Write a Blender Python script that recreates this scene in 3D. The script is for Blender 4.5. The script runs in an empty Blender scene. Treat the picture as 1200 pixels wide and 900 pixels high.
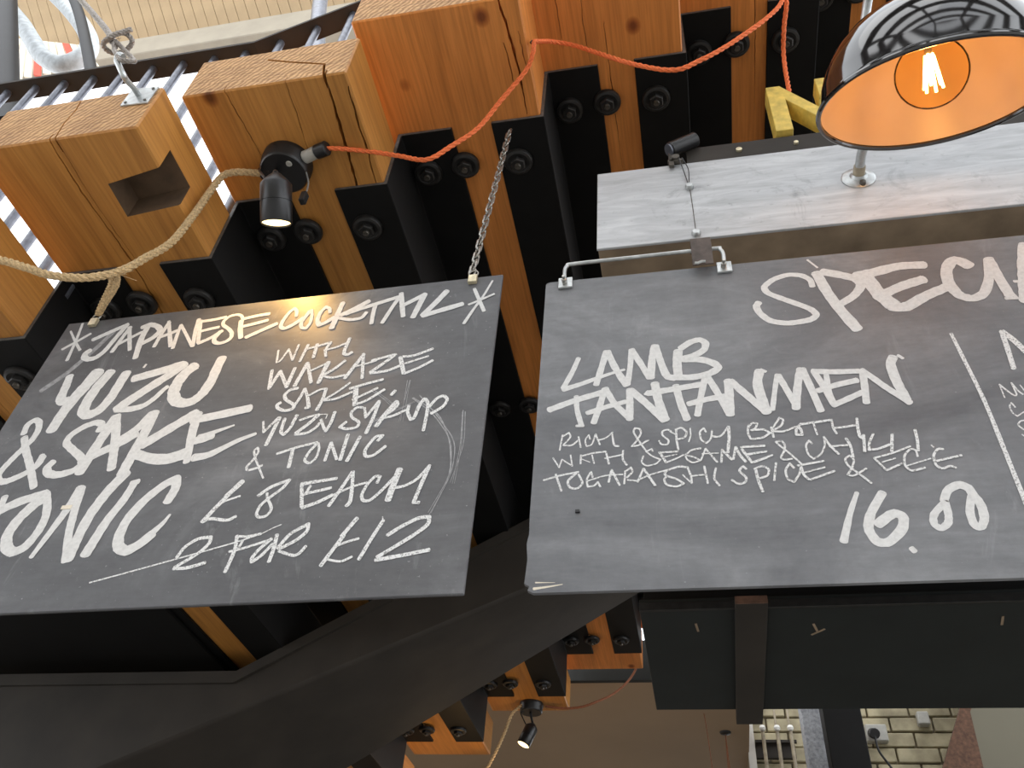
import bpy, bmesh, math, random
from mathutils import Vector, Matrix
R_ = random.Random(7)
EYE = 1.6            # eye height above the ground; every coordinate below is relative to the eye (x right, y away, z up)

# ---------------------------------------------------------------- camera
col = bpy.context.scene.collection
cam = bpy.data.cameras.new('camera'); cam_o = bpy.data.objects.new('camera', cam); col.objects.link(cam_o)
cam.sensor_width = 36; cam.lens = 30.29; cam.clip_start = .02
Rm = ((.979068, -.076514, -.188604), (.190040, .675441, .712506), (.072874, -.733434, .675843))
mw = Matrix([[Rm[i][0], -Rm[i][1], -Rm[i][2], 0] for i in range(3)] + [[0, 0, 0, 1]])
mw.translation = (0, 0, EYE)
cam_o.matrix_world = mw
sc = bpy.context.scene; sc.camera = cam_o
# ---------------------------------------------------------------- light
W = bpy.data.worlds.new('overcast_sky'); sc.world = W; W.use_nodes = True
bgn = W.node_tree.nodes['Background']; bgn.inputs[0].default_value = (.93, .96, 1, 1); bgn.inputs[1].default_value = 2.3
sun = bpy.data.lights.new('hazy_sun', 'SUN'); sun.energy = .5; sun.angle = math.radians(50); sun.color = (1, .96, .9)
so = bpy.data.objects.new('hazy_sun', sun); col.objects.link(so); so.rotation_euler = (math.radians(38), 0, math.radians(-25)); so.location = (0, -3, 8)
sc.view_settings.view_transform = 'Standard'; sc.view_settings.look = 'None'
sc.view_settings.exposure = 0.25; sc.view_settings.gamma = 1

# ---------------------------------------------------------------- helpers
org = {}
def finish(name, me, mat, parent=None, loc=None):
    me.name = name
    o = bpy.data.objects.new(name, me); col.objects.link(o)
    if parent is not None:
        g = org[parent]; me.transform(Matrix.Translation(-g)); o.parent = parent; org[o] = g
    else:
        g = Vector(loc) if loc is not None else Vector((0, 0, 0))
        me.transform(Matrix.Translation(-g)); o.location = g + Vector((0, 0, EYE)); org[o] = g
    ms = mat if isinstance(mat, (list, tuple)) else [mat]
    for m in ms: me.materials.append(m)
    return o
def obj(name, bm, mat, parent=None, loc=None, smooth=False):
    me = bpy.data.meshes.new(name)
    bmesh.ops.recalc_face_normals(bm, faces=bm.faces[:])
    bm.to_mesh(me); bm.free()
    if smooth:
        for p in me.polygons: p.use_smooth = True
        try: me.set_sharp_from_angle(angle=math.radians(40))
        except Exception: pass
    if parent is None and loc is None:
        vs = [v.co for v in me.vertices]
        loc = ((min(v.x for v in vs)+max(v.x for v in vs))/2, (min(v.y for v in vs)+max(v.y for v in vs))/2, min(v.z for v in vs))
    return finish(name, me, mat, parent, loc)
def thing(name, label, cat, loc, group=None):
    o = bpy.data.objects.new(name, None); col.objects.link(o); o.empty_display_size = .05
    o.location = Vector(loc) + Vector((0, 0, EYE)); org[o] = Vector(loc)
    o['label'] = label; o['category'] = cat
    if group: o['group'] = group
    return o
def tag(o, label, cat, group=None, kind=None):
    o['label'] = label; o['category'] = cat
    if group: o['group'] = group
    if kind: o['kind'] = kind
    return o
def share(name, src, parent, off):
    """copy of a piece: same mesh data, other place"""
    o = src.copy(); o.name = name; col.objects.link(o); o.parent = parent; o.location = off; org[o] = org[parent]
    return o
def BM(): return bmesh.new()
def box(bm, x0, x1, y0, y1, z0, z1, bev=0, seg=1):
    vs = [bm.verts.new((x, y, z)) for x in (x0, x1) for y in (y0, y1) for z in (z0, z1)]
    F = [(0,1,3,2), (4,6,7,5), (0,4,5,1), (2,3,7,6), (0,2,6,4), (1,5,7,3)]
    fs = [bm.faces.new([vs[i] for i in f]) for f in F]
    if bev:
        es = set(e for f in fs for e in f.edges)
        bmesh.ops.bevel(bm, geom=list(es), offset=bev, segments=seg, affect='EDGES', profile=.5)
    return vs
def obox(bm, c, ax, ay, az, hx, hy, hz, bev=0):
    """box with its own axes"""
    c = Vector(c); n = len(bm.verts)
    t = BM(); box(t, -hx, hx, -hy, hy, -hz, hz, bev)
    M = Matrix([[ax[i], ay[i], az[i], c[i]] for i in range(3)] + [[0, 0, 0, 1]])
    me = bpy.data.meshes.new('t'); t.transform(M); t.to_mesh(me); t.free(); bm.from_mesh(me); bpy.data.meshes.remove(me)
def prism(bm, poly, a, b, axis='y', bev=0):
    """poly of (u,v) extruded along axis from a to b; y: (x,z) z: (x,y) x: (y,z)"""
    def P(u, v, w): return {'y': (u, w, v), 'z': (u, v, w), 'x': (w, u, v)}[axis]
    lo = [bm.verts.new(P(u, v, a)) for u, v in poly]; hi = [bm.verts.new(P(u, v, b)) for u, v in poly]
    n = len(poly); fs = [bm.faces.new(lo), bm.faces.new(hi[::-1])]
    for i in range(n): fs.append(bm.faces.new((lo[i], hi[i], hi[(i+1) % n], lo[(i+1) % n])))
    bmesh.ops.recalc_face_normals(bm, faces=fs)
    if bev: bmesh.ops.bevel(bm, geom=list(set(e for f in fs for e in f.edges)), offset=bev, segments=1, affect='EDGES')
def frame_of(d):
    d = Vector(d).normalized(); up = Vector((0, 0, 1)) if abs(d.z) < .9 else Vector((1, 0, 0))
    a = d.cross(up).normalized(); b = a.cross(d).normalized(); return a, b, d
def smooth_path(pts, n=6, closed=False):
    P = [Vector(p) for p in pts]; out = []
    for i in range(len(P)-1):
        p0 = P[max(i-1, 0)]; p1 = P[i]; p2 = P[i+1]; p3 = P[min(i+2, len(P)-1)]
        for k in range(n):
            t = k/n
            out.append(.5*((2*p1)+(p2-p0)*t+(2*p0-5*p1+4*p2-p3)*t*t+(3*p1-p0-3*p2+p3)*t**3))
    out.append(P[-1]); return out
def tube(bm, path, r, seg=10, caps=True, closed=False):
    path = [Vector(p) for p in path]; n = len(path); rings = []
    rr = r if isinstance(r, (list, tuple)) else [r]*n
    a = None
    for i, p in enumerate(path):
        if closed: d = path[(i+1) % n]-path[i-1]
        else: d = path[min(i+1, n-1)]-path[max(i-1, 0)]
        d.normalize()
        if a is None: a, b, _ = frame_of(d)
        else: a = (a-d*a.dot(d)).normalized(); b = d.cross(a).normalized()
        if a.cross(d).dot(b) < 0: b = -b
        rings.append([bm.verts.new(p+(a*math.cos(k*2*math.pi/seg)+b*math.sin(k*2*math.pi/seg))*rr[i]) for k in range(seg)])
    for i in range(n-1 + (1 if closed else 0)):
        A = rings[i]; B = rings[(i+1) % n]
        for k in range(seg): bm.faces.new((A[k], A[(k+1) % seg], B[(k+1) % seg], B[k]))
    if caps and not closed: bm.faces.new(rings[0][::-1]); bm.faces.new(rings[-1])
def rope(bm, pts, r, strands=3, pitch=.02, n=8, seg=6):
    path = smooth_path(pts, n)
    # resample
    L = [0]
    for a, b in zip(path, path[1:]): L.append(L[-1]+(b-a).length)
    N = max(8, int(L[-1]/(pitch/7))); res = []; j = 0
    for i in range(N+1):
        s = L[-1]*i/N
        while j < len(L)-2 and L[j+1] < s: j += 1
        t = (s-L[j])/max(1e-9, L[j+1]-L[j]); res.append(path[j].lerp(path[j+1], t))
    a = None; F = []
    for i, p in enumerate(res):
        d = (res[min(i+1, N)]-res[max(i-1, 0)]).normalized()
        if a is None: a, b, _ = frame_of(d)
        else: a = (a-d*a.dot(d)).normalized()
        b = d.cross(a).normalized(); F.append((p, a.copy(), b))
    rs = r*(.5 if strands == 2 else .54); off = r-rs
    for k in range(strands):
        q = []
        for i, (p, a_, b_) in enumerate(F):
            th = 2*math.pi*(L[-1]*i/N/pitch+k/strands); q.append(p+(a_*math.cos(th)+b_*math.sin(th))*off)
        tube(bm, q, rs, seg)
def lathe(bm, prof, c, axis, seg=32, close=False):
    """prof: (radius, height along axis)"""
    a, b, d = frame_of(axis); c = Vector(c); rings = []
    for r, h in prof:
        if r < 1e-6: rings.append([bm.verts.new(c+d*h)])
        else: rings.append([bm.verts.new(c+d*h+(a*math.cos(k*2*math.pi/seg)+b*math.sin(k*2*math.pi/seg))*r) for k in range(seg)])
    R2 = rings+[rings[0]] if close else rings
    for A, B in zip(R2, R2[1:]):
        if len(A) == 1 and len(B) == 1: continue
        for k in range(seg):
            if len(A) == 1: bm.faces.new((A[0], B[(k+1) % seg], B[k]))
            elif len(B) == 1: bm.faces.new((A[k], A[(k+1) % seg], B[0]))
            else: bm.faces.new((A[k], A[(k+1) % seg], B[(k+1) % seg], B[k]))
def cyl(bm, p, q, r, seg=16, bev=0):
    p = Vector(p); q = Vector(q); h = (q-p).length
    pr = [(0, 0), (r, 0), (r, h), (0, h)] if not bev else [(0, 0), (r-bev, 0), (r, bev), (r, h-bev), (r-bev, h), (0, h)]
    lathe(bm, pr, p, q-p, seg)

# ---------------------------------------------------------------- materials
def nt(name, rough=.6, metal=0, base=(.5, .5, .5), spec=.5):
    m = bpy.data.materials.new(name); m.use_nodes = True; t = m.node_tree; b = t.nodes['Principled BSDF']
    b.inputs['Roughness'].default_value = rough; b.inputs['Metallic'].default_value = metal
    b.inputs['Base Color'].default_value = (*base, 1); b.inputs['Specular IOR Level'].default_value = spec
    return m, t, b
def node(t, typ, **kw):
    n = t.nodes.new(typ)
    for k, v in kw.items():
        if k in n.inputs: n.inputs[k].default_value = v
        else: setattr(n, k, v)
    return n
def coords(t, scale=(1, 1, 1), rot=(0, 0, 0)):
    tc = node(t, 'ShaderNodeTexCoord'); mp = node(t, 'ShaderNodeMapping'); mp.inputs['Scale'].default_value = scale; mp.inputs['Rotation'].default_value = rot
    t.links.new(tc.outputs['Object'], mp.inputs[0]); return mp.outputs[0]
def ramp(t, src, stops):
    r = node(t, 'ShaderNodeValToRGB'); e = r.color_ramp.elements
    while len(e) < len(stops): e.new(.5)
    for el, (p, c) in zip(e, stops): el.position = p; el.color = (*c, 1) if len(c) == 3 else c
    t.links.new(src, r.inputs[0]); return r.outputs[0]
def mix(t, a, b, fac, mode='MIX'):
    m = node(t, 'ShaderNodeMix', data_type='RGBA', blend_type=mode)
    for i, v in ((0, fac), (6, a), (7, b)):
        if hasattr(v, 'type') and not isinstance(v, (int, float)): t.links.new(v, m.inputs[i])
        else: m.inputs[i].default_value = v if i == 0 else (*v, 1)
    return m.outputs[2]
def bump(t, b, h, s=.2, d=.01):
    n = node(t, 'ShaderNodeBump'); n.inputs['Strength'].default_value = s; n.inputs['Distance'].default_value = d
    t.links.new(h, n.inputs['Height']); t.links.new(n.outputs[0], b.inputs['Normal'])
def noise(t, vec, scale, detail=4, rough=.55, dist=0):
    n = node(t, 'ShaderNodeTexNoise'); n.inputs['Scale'].default_value = scale; n.inputs['Detail'].default_value = detail
    n.inputs['Roughness'].default_value = rough; n.inputs['Distortion'].default_value = dist
    t.links.new(vec, n.inputs['Vector']); return n.outputs['Fac']

def simple(name, c, rough=.5, metal=0, var=.12, sc_=30, spec=.5, bmp=0):
    m, t, b = nt(name, rough, metal, c, spec)
    f = noise(t, coords(t), sc_, 5)
    t.links.new(ramp(t, f, [(.3, tuple(v*(1-var) for v in c)), (.7, tuple(min(1, v*(1+var)) for v in c))]), b.inputs['Base Color'])
    if bmp: bump(t, b, f, bmp, .002)
    return m
def wood(name, c1, c2, c3, end=False, rough=.45):
    m, t, b = nt(name, rough, 0, c2, .4)
    if not end:
        v = coords(t, (26, 1.3, 26)); f = noise(t, v, 1.6, 6, .6, .35)
        v2 = coords(t, (150, 5, 150)); f2 = noise(t, v2, 1.2, 3)
        v3 = coords(t, (3, 1.2, 3)); f3 = noise(t, v3, 1.5, 3)
        base = ramp(t, f, [(.28, c1), (.5, c2), (.75, c3)])
        base = mix(t, base, ramp(t, f2, [(.35, (.70, .68, .66)), (.6, (1, 1, 1))]), .55, 'MULTIPLY')
        base = mix(t, base, ramp(t, f3, [(.3, (.74, .72, .7)), (.65, (1.0, 1.0, 1.0))]), .8, 'MULTIPLY')
        # knots
        vo = node(t, 'ShaderNodeTexVoronoi'); vo.inputs['Scale'].default_value = 4.2; t.links.new(coords(t, (1, .8, 1)), vo.inputs['Vector'])
        base = mix(t, base, ramp(t, vo.outputs['Distance'], [(.03, (.22, .12, .08)), (.06, (.62, .5, .42)), (.085, (1, 1, 1))]), .9, 'MULTIPLY')
        t.links.new(base, b.inputs['Base Color']); bump(t, b, f2, .15, .002)
    else:
        # saw marks run obliquely over the growth rings
        v = coords(t, (1, 1, 1), (0, math.radians(24), 0)); wv = node(t, 'ShaderNodeTexWave', wave_type='RINGS', rings_direction='Y')
        wv.inputs['Scale'].default_value = 26; wv.inputs['Distortion'].default_value = 5; wv.inputs['Detail'].default_value = 3; wv.inputs['Detail Scale'].default_value = 1.6
        t.links.new(v, wv.inputs['Vector'])
        v2 = coords(t, (16, 16, 210), (0, math.radians(-21), 0)); f2 = noise(t, v2, 1, 3)
        f3 = noise(t, coords(t, (1, 1, 1)), 9, 4)
        base = ramp(t, wv.outputs['Fac'], [(.15, c1), (.55, c2), (.9, c3)])
        base = mix(t, base, ramp(t, f2, [(.35, (.6, .55, .5)), (.62, (1.1, 1.1, 1.1))]), .75, 'MULTIPLY')
        base = mix(t, base, ramp(t, f3, [(.35, (.72, .66, .6)), (.6, (1, 1, 1))]), .6, 'MULTIPLY')
        t.links.new(base, b.inputs['Base Color']); bump(t, b, f2, .5, .003)
    return m
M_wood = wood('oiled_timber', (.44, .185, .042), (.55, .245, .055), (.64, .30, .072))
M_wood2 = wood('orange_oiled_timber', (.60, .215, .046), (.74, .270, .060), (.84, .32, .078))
M_end = wood('sawn_end_grain', (.40, .205, .078), (.60, .335, .138), (.70, .425, .19), True, .7)
M_black = simple('black_painted_steel', (.0045, .0044, .0043), .6, 0, .25, 14, .22, .06)
M_black2 = simple('matt_black_steel', (.030, .025, .020), .7, 0, .25, 6, .4, .05)
M_strap = simple('rust_brown_strap', (.085, .065, .055), .6, .2, .35, 60)
M_cut = simple('bare_cut_steel_edge', (.13, .13, .125), .6, .3, .35, 60)
M_dkgrn = simple('dark_green_grey_paint', (.013, .0165, .016), .65, 0, .2, 8, .4, .04)
M_bolt = simple('dirty_black_bolt', (.022, .021, .02), .45, .3, .4, 60, .5, .1)
M_stud = simple('worn_bolt_steel', (.11, .10, .085), .4, .7, .4, 90)
M_zinc = simple('galvanised_steel', (.50, .52, .52), .38, .75, .25, 45, .5, .05)
M_rod = simple('brushed_baluster_steel', (.17, .18, .21), .38, .7, .25, 50)
M_rust = simple('rusty_edge', (.12, .06, .035), .8, 0, .4, 60)
M_chain = simple('chain_steel', (.42, .41, .38), .3, .85, .3, 90)
M_plast = simple('black_plastic', (.012, .012, .013), .35, 0, .2, 40)
M_gland = simple('grey_plastic', (.42, .41, .37), .5, 0, .1, 40)
M_orange = simple('orange_fabric_flex', (.80, .17, .045), .75, 0, .2, 300)
M_brown = simple('brown_flex', (.25, .09, .04), .8, 0, .2, 200)
M_tan = simple('natural_rope', (.56, .40, .215), .9, 0, .35, 260, .3, .4)
M_wire = simple('galvanised_wire_rope', (.30, .27, .24), .5, .5, .3, 300)
M_brass = simple('brassy_clip', (.62, .55, .38), .35, .6, .3, 80)
M_gold = simple('yellow_gold_paint', (.70, .50, .10), .55, 0, .25, 45, .5, .2)
M_ground = simple('grey_paving', (.40, .39, .37), .85, 0, .15, 3)
M_darkfloor = simple('added_dark_floor', (.07, .06, .05), .8, 0, .15, 3)
M_notch = simple('dark_brown_timber', (.10, .06, .032), .8, 0, .3, 20)  # darker brown for the faces inside the tread notch
M_cream = simple('cream_boarding', (.45, .325, .185), .7, 0, .08, 5)
M_ledge = simple('pale_grey_fascia', (.37, .33, .26), .7, 0, .08, 5)
M_ceil = simple('brown_beige_plaster', (.34, .245, .155), .85, 0, .12, .8)
M_beige = simple('beige_plaster', (.15, .138, .10), .85, 0, .06, 2)
M_brick = simple('cream_painted_brick', (.40, .35, .23), .85, 0, .35, 9, .4, .6)
M_mortar = simple('dirty_mortar', (.25, .21, .14), .9, 0, .3, 20)
M_colw = simple('speckled_grey_paint', (.36, .38, .41), .7, 0, .35, 70)
M_pipe = simple('painted_pipe', (.32, .27, .19), .5, 0, .3, 30)
M_white = simple('white_plastic', (.75, .74, .7), .5, 0, .05, 30)
M_red = simple('red_awning_cloth', (.62, .10, .06), .8, 0, .1, 10)
M_cloth = simple('cream_awning_cloth', (.75, .68, .55), .8, 0, .1, 10)
M_frost = simple('frosted_plastic_tube', (.48, .52, .54), .5, 0, .25, 25)
M_hose = simple('black_rubber_hose', (.010, .011, .013), .55, 0, .2, 10, .25)
M_under = simple('bare_brown_steel', (.33, .245, .165), .5, .2, .35, 9)
M_enamel = simple('black_vitreous_enamel', (.010, .009, .009), .08, 0, .3, 25, .9)
M_encap = simple('warm_lit_enamel_inside', (.70, .49, .29), .3, 0, .04, 10)  # white enamel with the bulb's warm light put into its colour

def hood_paint():
    m, t, b = nt('wiped_pale_grey_paint', .38, .15, (.45, .46, .47), .5)
    v = coords(t, (2.2, 2, 14), (0, math.radians(8), 0)); f = noise(t, v, 3, 7, .65, .8)
    f2 = noise(t, coords(t, (1, 1, 1)), 7, 6, .7, 1.5); f3 = noise(t, coords(t), 60, 3)
    base = ramp(t, f, [(.28, (.36, .37, .38)), (.5, (.47, .48, .495)), (.72, (.60, .61, .62))])
    base = mix(t, base, ramp(t, f2, [(.30, (.45, .45, .46)), (.42, (1, 1, 1))]), .55, 'MULTIPLY')
    base = mix(t, base, ramp(t, f3, [(.28, (.5, .5, .5)), (.36, (1, 1, 1))]), .4, 'MULTIPLY')
    t.links.new(base, b.inputs['Base Color']); t.links.new(ramp(t, f, [(.3, (.45,)*3), (.7, (.28,)*3)]), b.inputs['Roughness']); return m
M_hood = hood_paint()
def board_mat(name, c, seed):
    m, t, b = nt(name, .52, 0, (.09, .09, .1), .45)
    o = (seed, 0, seed*.7)
    def cs(s, r=(0, 0, 0)):
        tc = node(t, 'ShaderNodeTexCoord'); mp = node(t, 'ShaderNodeMapping'); mp.inputs['Location'].default_value = o
        mp.inputs['Scale'].default_value = s; mp.inputs['Rotation'].default_value = r; t.links.new(tc.outputs['Object'], mp.inputs[0]); return mp.outputs[0]
    f = noise(t, cs((1.1, 1, 2.2), (0, math.radians(-9), 0)), 1.9, 7, .6, 1.3)                 # wiped chalk haze
    f2 = noise(t, cs((7, 1, 46)), 3, 4, .6)                                                    # brush grain
    f3 = noise(t, cs((1, 1, 1)), 210, 2)
    f4 = noise(t, cs((4, 1, 1.3), (0, math.radians(35), 0)), 2.6, 6, .7, 2.2)
    f5 = noise(t, cs((1, 1, 1)), 46, 5, .7)
    base = ramp(t, f, [(.26, c[0]), (.50, c[1]), (.76, c[2])])
    base = mix(t, base, ramp(t, f2, [(.3, (.90, .90, .905)), (.7, (1.08, 1.08, 1.08))]), .8, 'MULTIPLY')
    base = mix(t, base, ramp(t, f5, [(.3, (.88, .88, .88)), (.7, (1.10, 1.10, 1.10))]), .8, 'MULTIPLY')
    base = mix(t, base, (.36, .365, .37), ramp(t, f4, [(.60, (0, 0, 0)), (.82, (.42, .42, .42))]))
    base = mix(t, base, (.42, .42, .42), ramp(t, f3, [(.70, (0, 0, 0)), (.80, (.55, .55, .55))]))
    t.links.new(base, b.inputs['Base Color']); bump(t, b, f5, .18, .0012); return m
M_board = board_mat('smeared_blackboard_paint', ((.070, .070, .075), (.098, .099, .105), (.20, .203, .21)), 3.1)
M_board2 = board_mat('grey_blackboard_paint', ((.105, .107, .115), (.160, .164, .173), (.26, .265, .274)), 8.4)
def chalk_mat(name, c, grain):
    m, t, b = nt(name, .9, 0, c, .2)
    f = noise(t, coords(t, (1, 1, 1)), 420 if grain else 160, 2, .6)
    lo = tuple(v*(.38 if grain else .86) for v in c)
    t.links.new(ramp(t, f, [(.36 if grain else .3, lo), (.47 if grain else .6, c)]), b.inputs['Base Color']); return m
M_pen = chalk_mat('chalk_pen', (.70, .695, .68), False)
M_chalk = chalk_mat('dry_chalk', (.74, .74, .73), True)
M_smear = simple('faint_chalk_smear', (.30, .30, .305), .9, 0, .3, 150)
def emit(name, c, s):
    m = bpy.data.materials.new(name); m.use_nodes = True; t = m.node_tree; t.nodes.remove(t.nodes['Principled BSDF'])
    e = node(t, 'ShaderNodeEmission'); e.inputs[0].default_value = (*c, 1); e.inputs[1].default_value = s
    t.links.new(e.outputs[0], t.nodes['Material Output'].inputs[0]); return m
M_fil = emit('glowing_filament', (1, .60, .24), 26)
M_lens = emit('lit_spot_lens', (1, .74, .34), 3.2)
def amber():
    m = bpy.data.materials.new('amber_bulb_glass'); m.use_nodes = True; t = m.node_tree; t.nodes.remove(t.nodes['Principled BSDF'])
    tr = node(t, 'ShaderNodeBsdfTransparent'); tr.inputs[0].default_value = (1, .87, .60, 1)
    gl = node(t, 'ShaderNodeBsdfGlossy'); gl.inputs[0].default_value = (1, .9, .75, 1); gl.inputs[1].default_value = .04
    lw = node(t, 'ShaderNodeLayerWeight'); lw.inputs[0].default_value = .05
    mx = node(t, 'ShaderNodeMixShader'); t.links.new(lw.outputs['Fresnel'], mx.inputs[0]); t.links.new(tr.outputs[0], mx.inputs[1]); t.links.new(gl.outputs[0], mx.inputs[2])
    t.links.new(mx.outputs[0], t.nodes['Material Output'].inputs[0]); return m
M_amber = amber()
# ---------------------------------------------------------------- setting
def struct(name, bm, mat, **k):
    o = obj(name, bm, mat, **k); o['kind'] = 'structure'; return o
b = BM(); box(b, -14, 14, -14, 14, -EYE-.1, -EYE); struct('floor', b, M_ground)
b = BM(); box(b, -14, 14, 1.6, 14, -EYE, -EYE+.01); struct('floor_dark_added', b, M_darkfloor)  # unseen dark floor, added to cut light bouncing up under the stairs
b = BM(); box(b, -12, .22, 7.3, 7.5, -EYE, 2.6); struct('wall_far', b, M_ceil)  # unseen wall, added to block sky light from the back
b = BM(); box(b, 2.4, 12, 5.03, 5.2, -EYE, 3.2); struct('wall_far_right', b, M_ceil)  # likewise unseen, added to keep sky light out on the right
b = BM()
for i in range(6): box(b, -9, 9, -9.6+i*1.62, -8.95+i*1.62, 4.6, 4.66)
for i in range(7): box(b, -7.6+i*2.5, -7.45+i*2.5, -9.6, -.85, 4.35, 4.6)
rf = struct('roof_beams', b, M_black2)
b = BM(); box(b, -9, 9, -10.2, -10, -EYE, 4.6); struct('wall_behind', b, M_ledge)
# mezzanine slab whose underside is the brown ceiling
b = BM(); box(b, -5, .225, 4.03, 7.2, 1.79, 1.99); struct('ceiling', b, M_ceil)
b = BM(); box(b, -5, .225, 4.0, 4.03, 1.788, 1.99); struct('trim_1', b, M_dkgrn)
# painted brick wall, brick by brick
wb = BM(); box(wb, .22, 2.4, 5.03, 5.2, -EYE, 3.2)
wall = struct('wall_back', wb, M_mortar, loc=(1.3, 5.1, -EYE))
proto = None; k = 0
for row in range(11):
    z = 1.44+row*.082; x = .235+(.11 if row % 2 else 0)-.11
    while x < 2.1:
        x0 = max(x, .235); x1 = x+.208
        if x1-x0 > .05:
            bb = BM(); j = R_.uniform(-.004, .004)
            box(bb, x0, x1, 5.005+j, 5.035, z+R_.uniform(-.002, .002), z+.072, .004)
            obj('brick' if k == 0 else 'brick.%03d' % k, bb, M_brick, wall); k += 1
        x += .218
b = BM(); box(b, .222, .26, 4.93, 5.0, -EYE, 3.0); struct('trim_2', b, M_white)
b = BM(); box(b, 1.30, 3.2, 4.7, 4.78, -EYE, 3.2); struct('wall_right', b, M_beige)
b = BM(); box(b, .487, .585, 4.55, 4.68, -EYE, 3.2, .004); tag(obj('pillar', b, M_colw), 'speckled pale grey pillar beside the wall pipes', 'pillar')
b = BM(); box(b, .562, .735, 4.30, 4.44, -EYE, 3.2, .004); tag(obj('pillar', b, M_black), 'black steel pillar in front of the painted brick wall', 'pillar')
b = BM(); prism(b, [(.80, 1.05), (1.158, 1.734), (1.30, 2.0), (1.36, 2.0), (1.206, 1.734), (1.19, 1.4), (1.18, 1.05)], 4.26, 4.32, 'y'); tag(obj('steel_brace', b, M_rust), 'dark brown wedge-shaped steel brace before the beige wall', 'brace')
pr = thing('wall_pipes', 'three thin vertical pipes clipped to the painted brick wall', 'pipes', (.38, 4.9, 1.3))
for i, x in enumerate((.308, .385, .455)):
    b = BM(); cyl(b, (x, 4.9, .6), (x, 4.9, 1.905), .0105, 10); obj('pipe', b, M_pipe, pr)
    b = BM(); lathe(b, [(0, -.018), (.013, -.013), (.018, 0), (.013, .013), (0, .018)], (x, 4.89, 1.905), (0, 0, 1), 12); obj('end_cap', b, M_white, pr, smooth=True)
    b = BM(); cyl(b, (x, 4.94, 1.905), (x, 4.94, 3.0), .006, 8); obj('conduit', b, M_pipe, pr)
b = BM(); box(b, .262, .48, 4.91, 4.93, 1.835, 1.85); box(b, .262, .47, 4.93, 4.96, 1.76, 1.835); obj('clip_rail', b, M_black2, pr)
# switch box with cable, and a little grey socket
sw = thing('switch_box', 'grey switch box with black plug on the painted bricks', 'switch', (.88, 4.97, 1.83))
b = BM(); box(b, .85, .96, 4.95, 5.0, 1.86, 1.95, .005); obj('box', b, M_gland, sw)
b = BM(); cyl(b, (.885, 4.95, 1.90), (.885, 4.90, 1.88), .028, 14, .004); obj('plug', b, M_plast, sw)
b = BM(); tube(b, smooth_path([(.885, 4.91, 1.87), (.89, 4.92, 1.80), (.93, 4.95, 1.74), (.98, 4.96, 1.66)], 6), .006, 8); obj('cable', b, M_plast, sw)
b = BM(); box(b, 1.13, 1.19, 4.95, 5.0, 1.95, 2.02, .006); tag(obj('junction_box', b, M_gland), 'small pale junction box high on the painted bricks', 'junction box')
# ceiling rose and wires
cr = thing('ceiling_rose', 'small ceiling rose with a pair of hanging wires on the brown ceiling', 'ceiling rose', (.103, 4.65, 1.79))
b = BM(); lathe(b, [(0, 0), (.03, 0), (.026, -.008), (.008, -.014), (0, -.014)], (.103, 4.65, 1.79), (0, 0, 1), 18); obj('plate', b, M_bolt, cr)
for dx in (-.004, .010):
    b = BM(); tube(b, [(.103, 4.65, 1.78), (.103+dx*.6, 4.65, 1.6), (.103+dx, 4.65, 1.2)], .0025, 6); obj('wire', b, M_brown, cr)
b = BM(); tube(b, smooth_path([(.001, 4.405, 1.79), (.01, 4.42, 1.7), (.03, 4.5, 1.4), (.05, 4.6, 1.0)], 5), .002, 6); tag(obj('hanging_wire', b, M_brown), 'single thin wire hanging from the brown ceiling left of the rose', 'wire')

# cream boarded soffit high up, board by board
sf = BM(); X = Vector((1, 0, 0)); D = Vector((0, .7167, -.6973)); N = X.cross(D).normalized()
A = Vector((-9.2, 3.5, 9.02))
obox(sf, A+Vector((4.1, 0, 0))-D*1.6+N*.05, X, D, N, 4.2, 1.6, .02)
soff = struct('ceiling_far', sf, M_mortar)
Dp = (D+X*.22).normalized(); Xp = Dp.cross(N).normalized(); k = 0
if Xp.x < 0: Xp = -Xp
pb = None
for i in range(64):
    c0 = Vector((-9.0+i*.122, 3.5, 9.02))
    if pb is None:
        bb = BM(); vs = []
        for s in (0, .112):
            for u in (0, -3.1):
                for h in (0, -.03):
                    vs.append(bb.verts.new(c0+X*s*1.04+Dp*u/ Dp.dot(D)+N*h*(-1 if N.z < 0 else 1)))
        for f in [(0,1,3,2), (4,6,7,5), (0,4,5,1), (2,3,7,6), (0,2,6,4), (1,5,7,3)]: bb.faces.new([vs[q] for q in f])
        pb = obj('plank', bb, M_cream, soff)
    else: share('plank.%03d' % i, pb, soff, (i*.122, 0, 0))
b = BM(); box(b, -10, -.5, 3.45, 3.75, 8.62, 9.02, .01); struct('trim_3', b, M_ledge)

# ---------------------------------------------------------------- staircase
PX = [-2.005, -1.655, -1.305, -.956, -.601, -.261, .071, .405, .74, 1.08]     # x of the right side of each tread
PZ = [1.192, 1.192, 1.192, 1.392, 1.592, 1.788, 1.99, 2.19, 2.39, 2.59]        # height of its underside
FY = [.72, .70, .705, .69, .74, .725, .70, .71, .70, .70]                       # y of its sawn near end
stair = thing('staircase', 'staircase of thick timber block treads on black steel brackets, seen from below', 'staircase', (-.6, 2.4, 1.0))
def crack(cut, pts, z, w, d=.02):
    """ragged open shake along the underside"""
    P = []
    for (x0, y0), (x1, y1) in zip(pts, pts[1:]):
        n = max(2, int(abs(y1-y0)/.012))
        for k in range(n): t = k/n; P.append((x0+(x1-x0)*t+R_.uniform(-.0012, .0012), y0+(y1-y0)*t))
    P.append(pts[-1]); m = len(P)
    L = []; Rr = []
    for i, (x, y) in enumerate(P):
        ww = w*(.35+.65*math.sin(math.pi*min(1, .12+i/m)))*R_.uniform(.6, 1.25)/2
        L.append((x-ww, y)); Rr.append((x+ww, y))
    prism(cut, L+Rr[::-1], z-.004, z+d, 'z')
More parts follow.
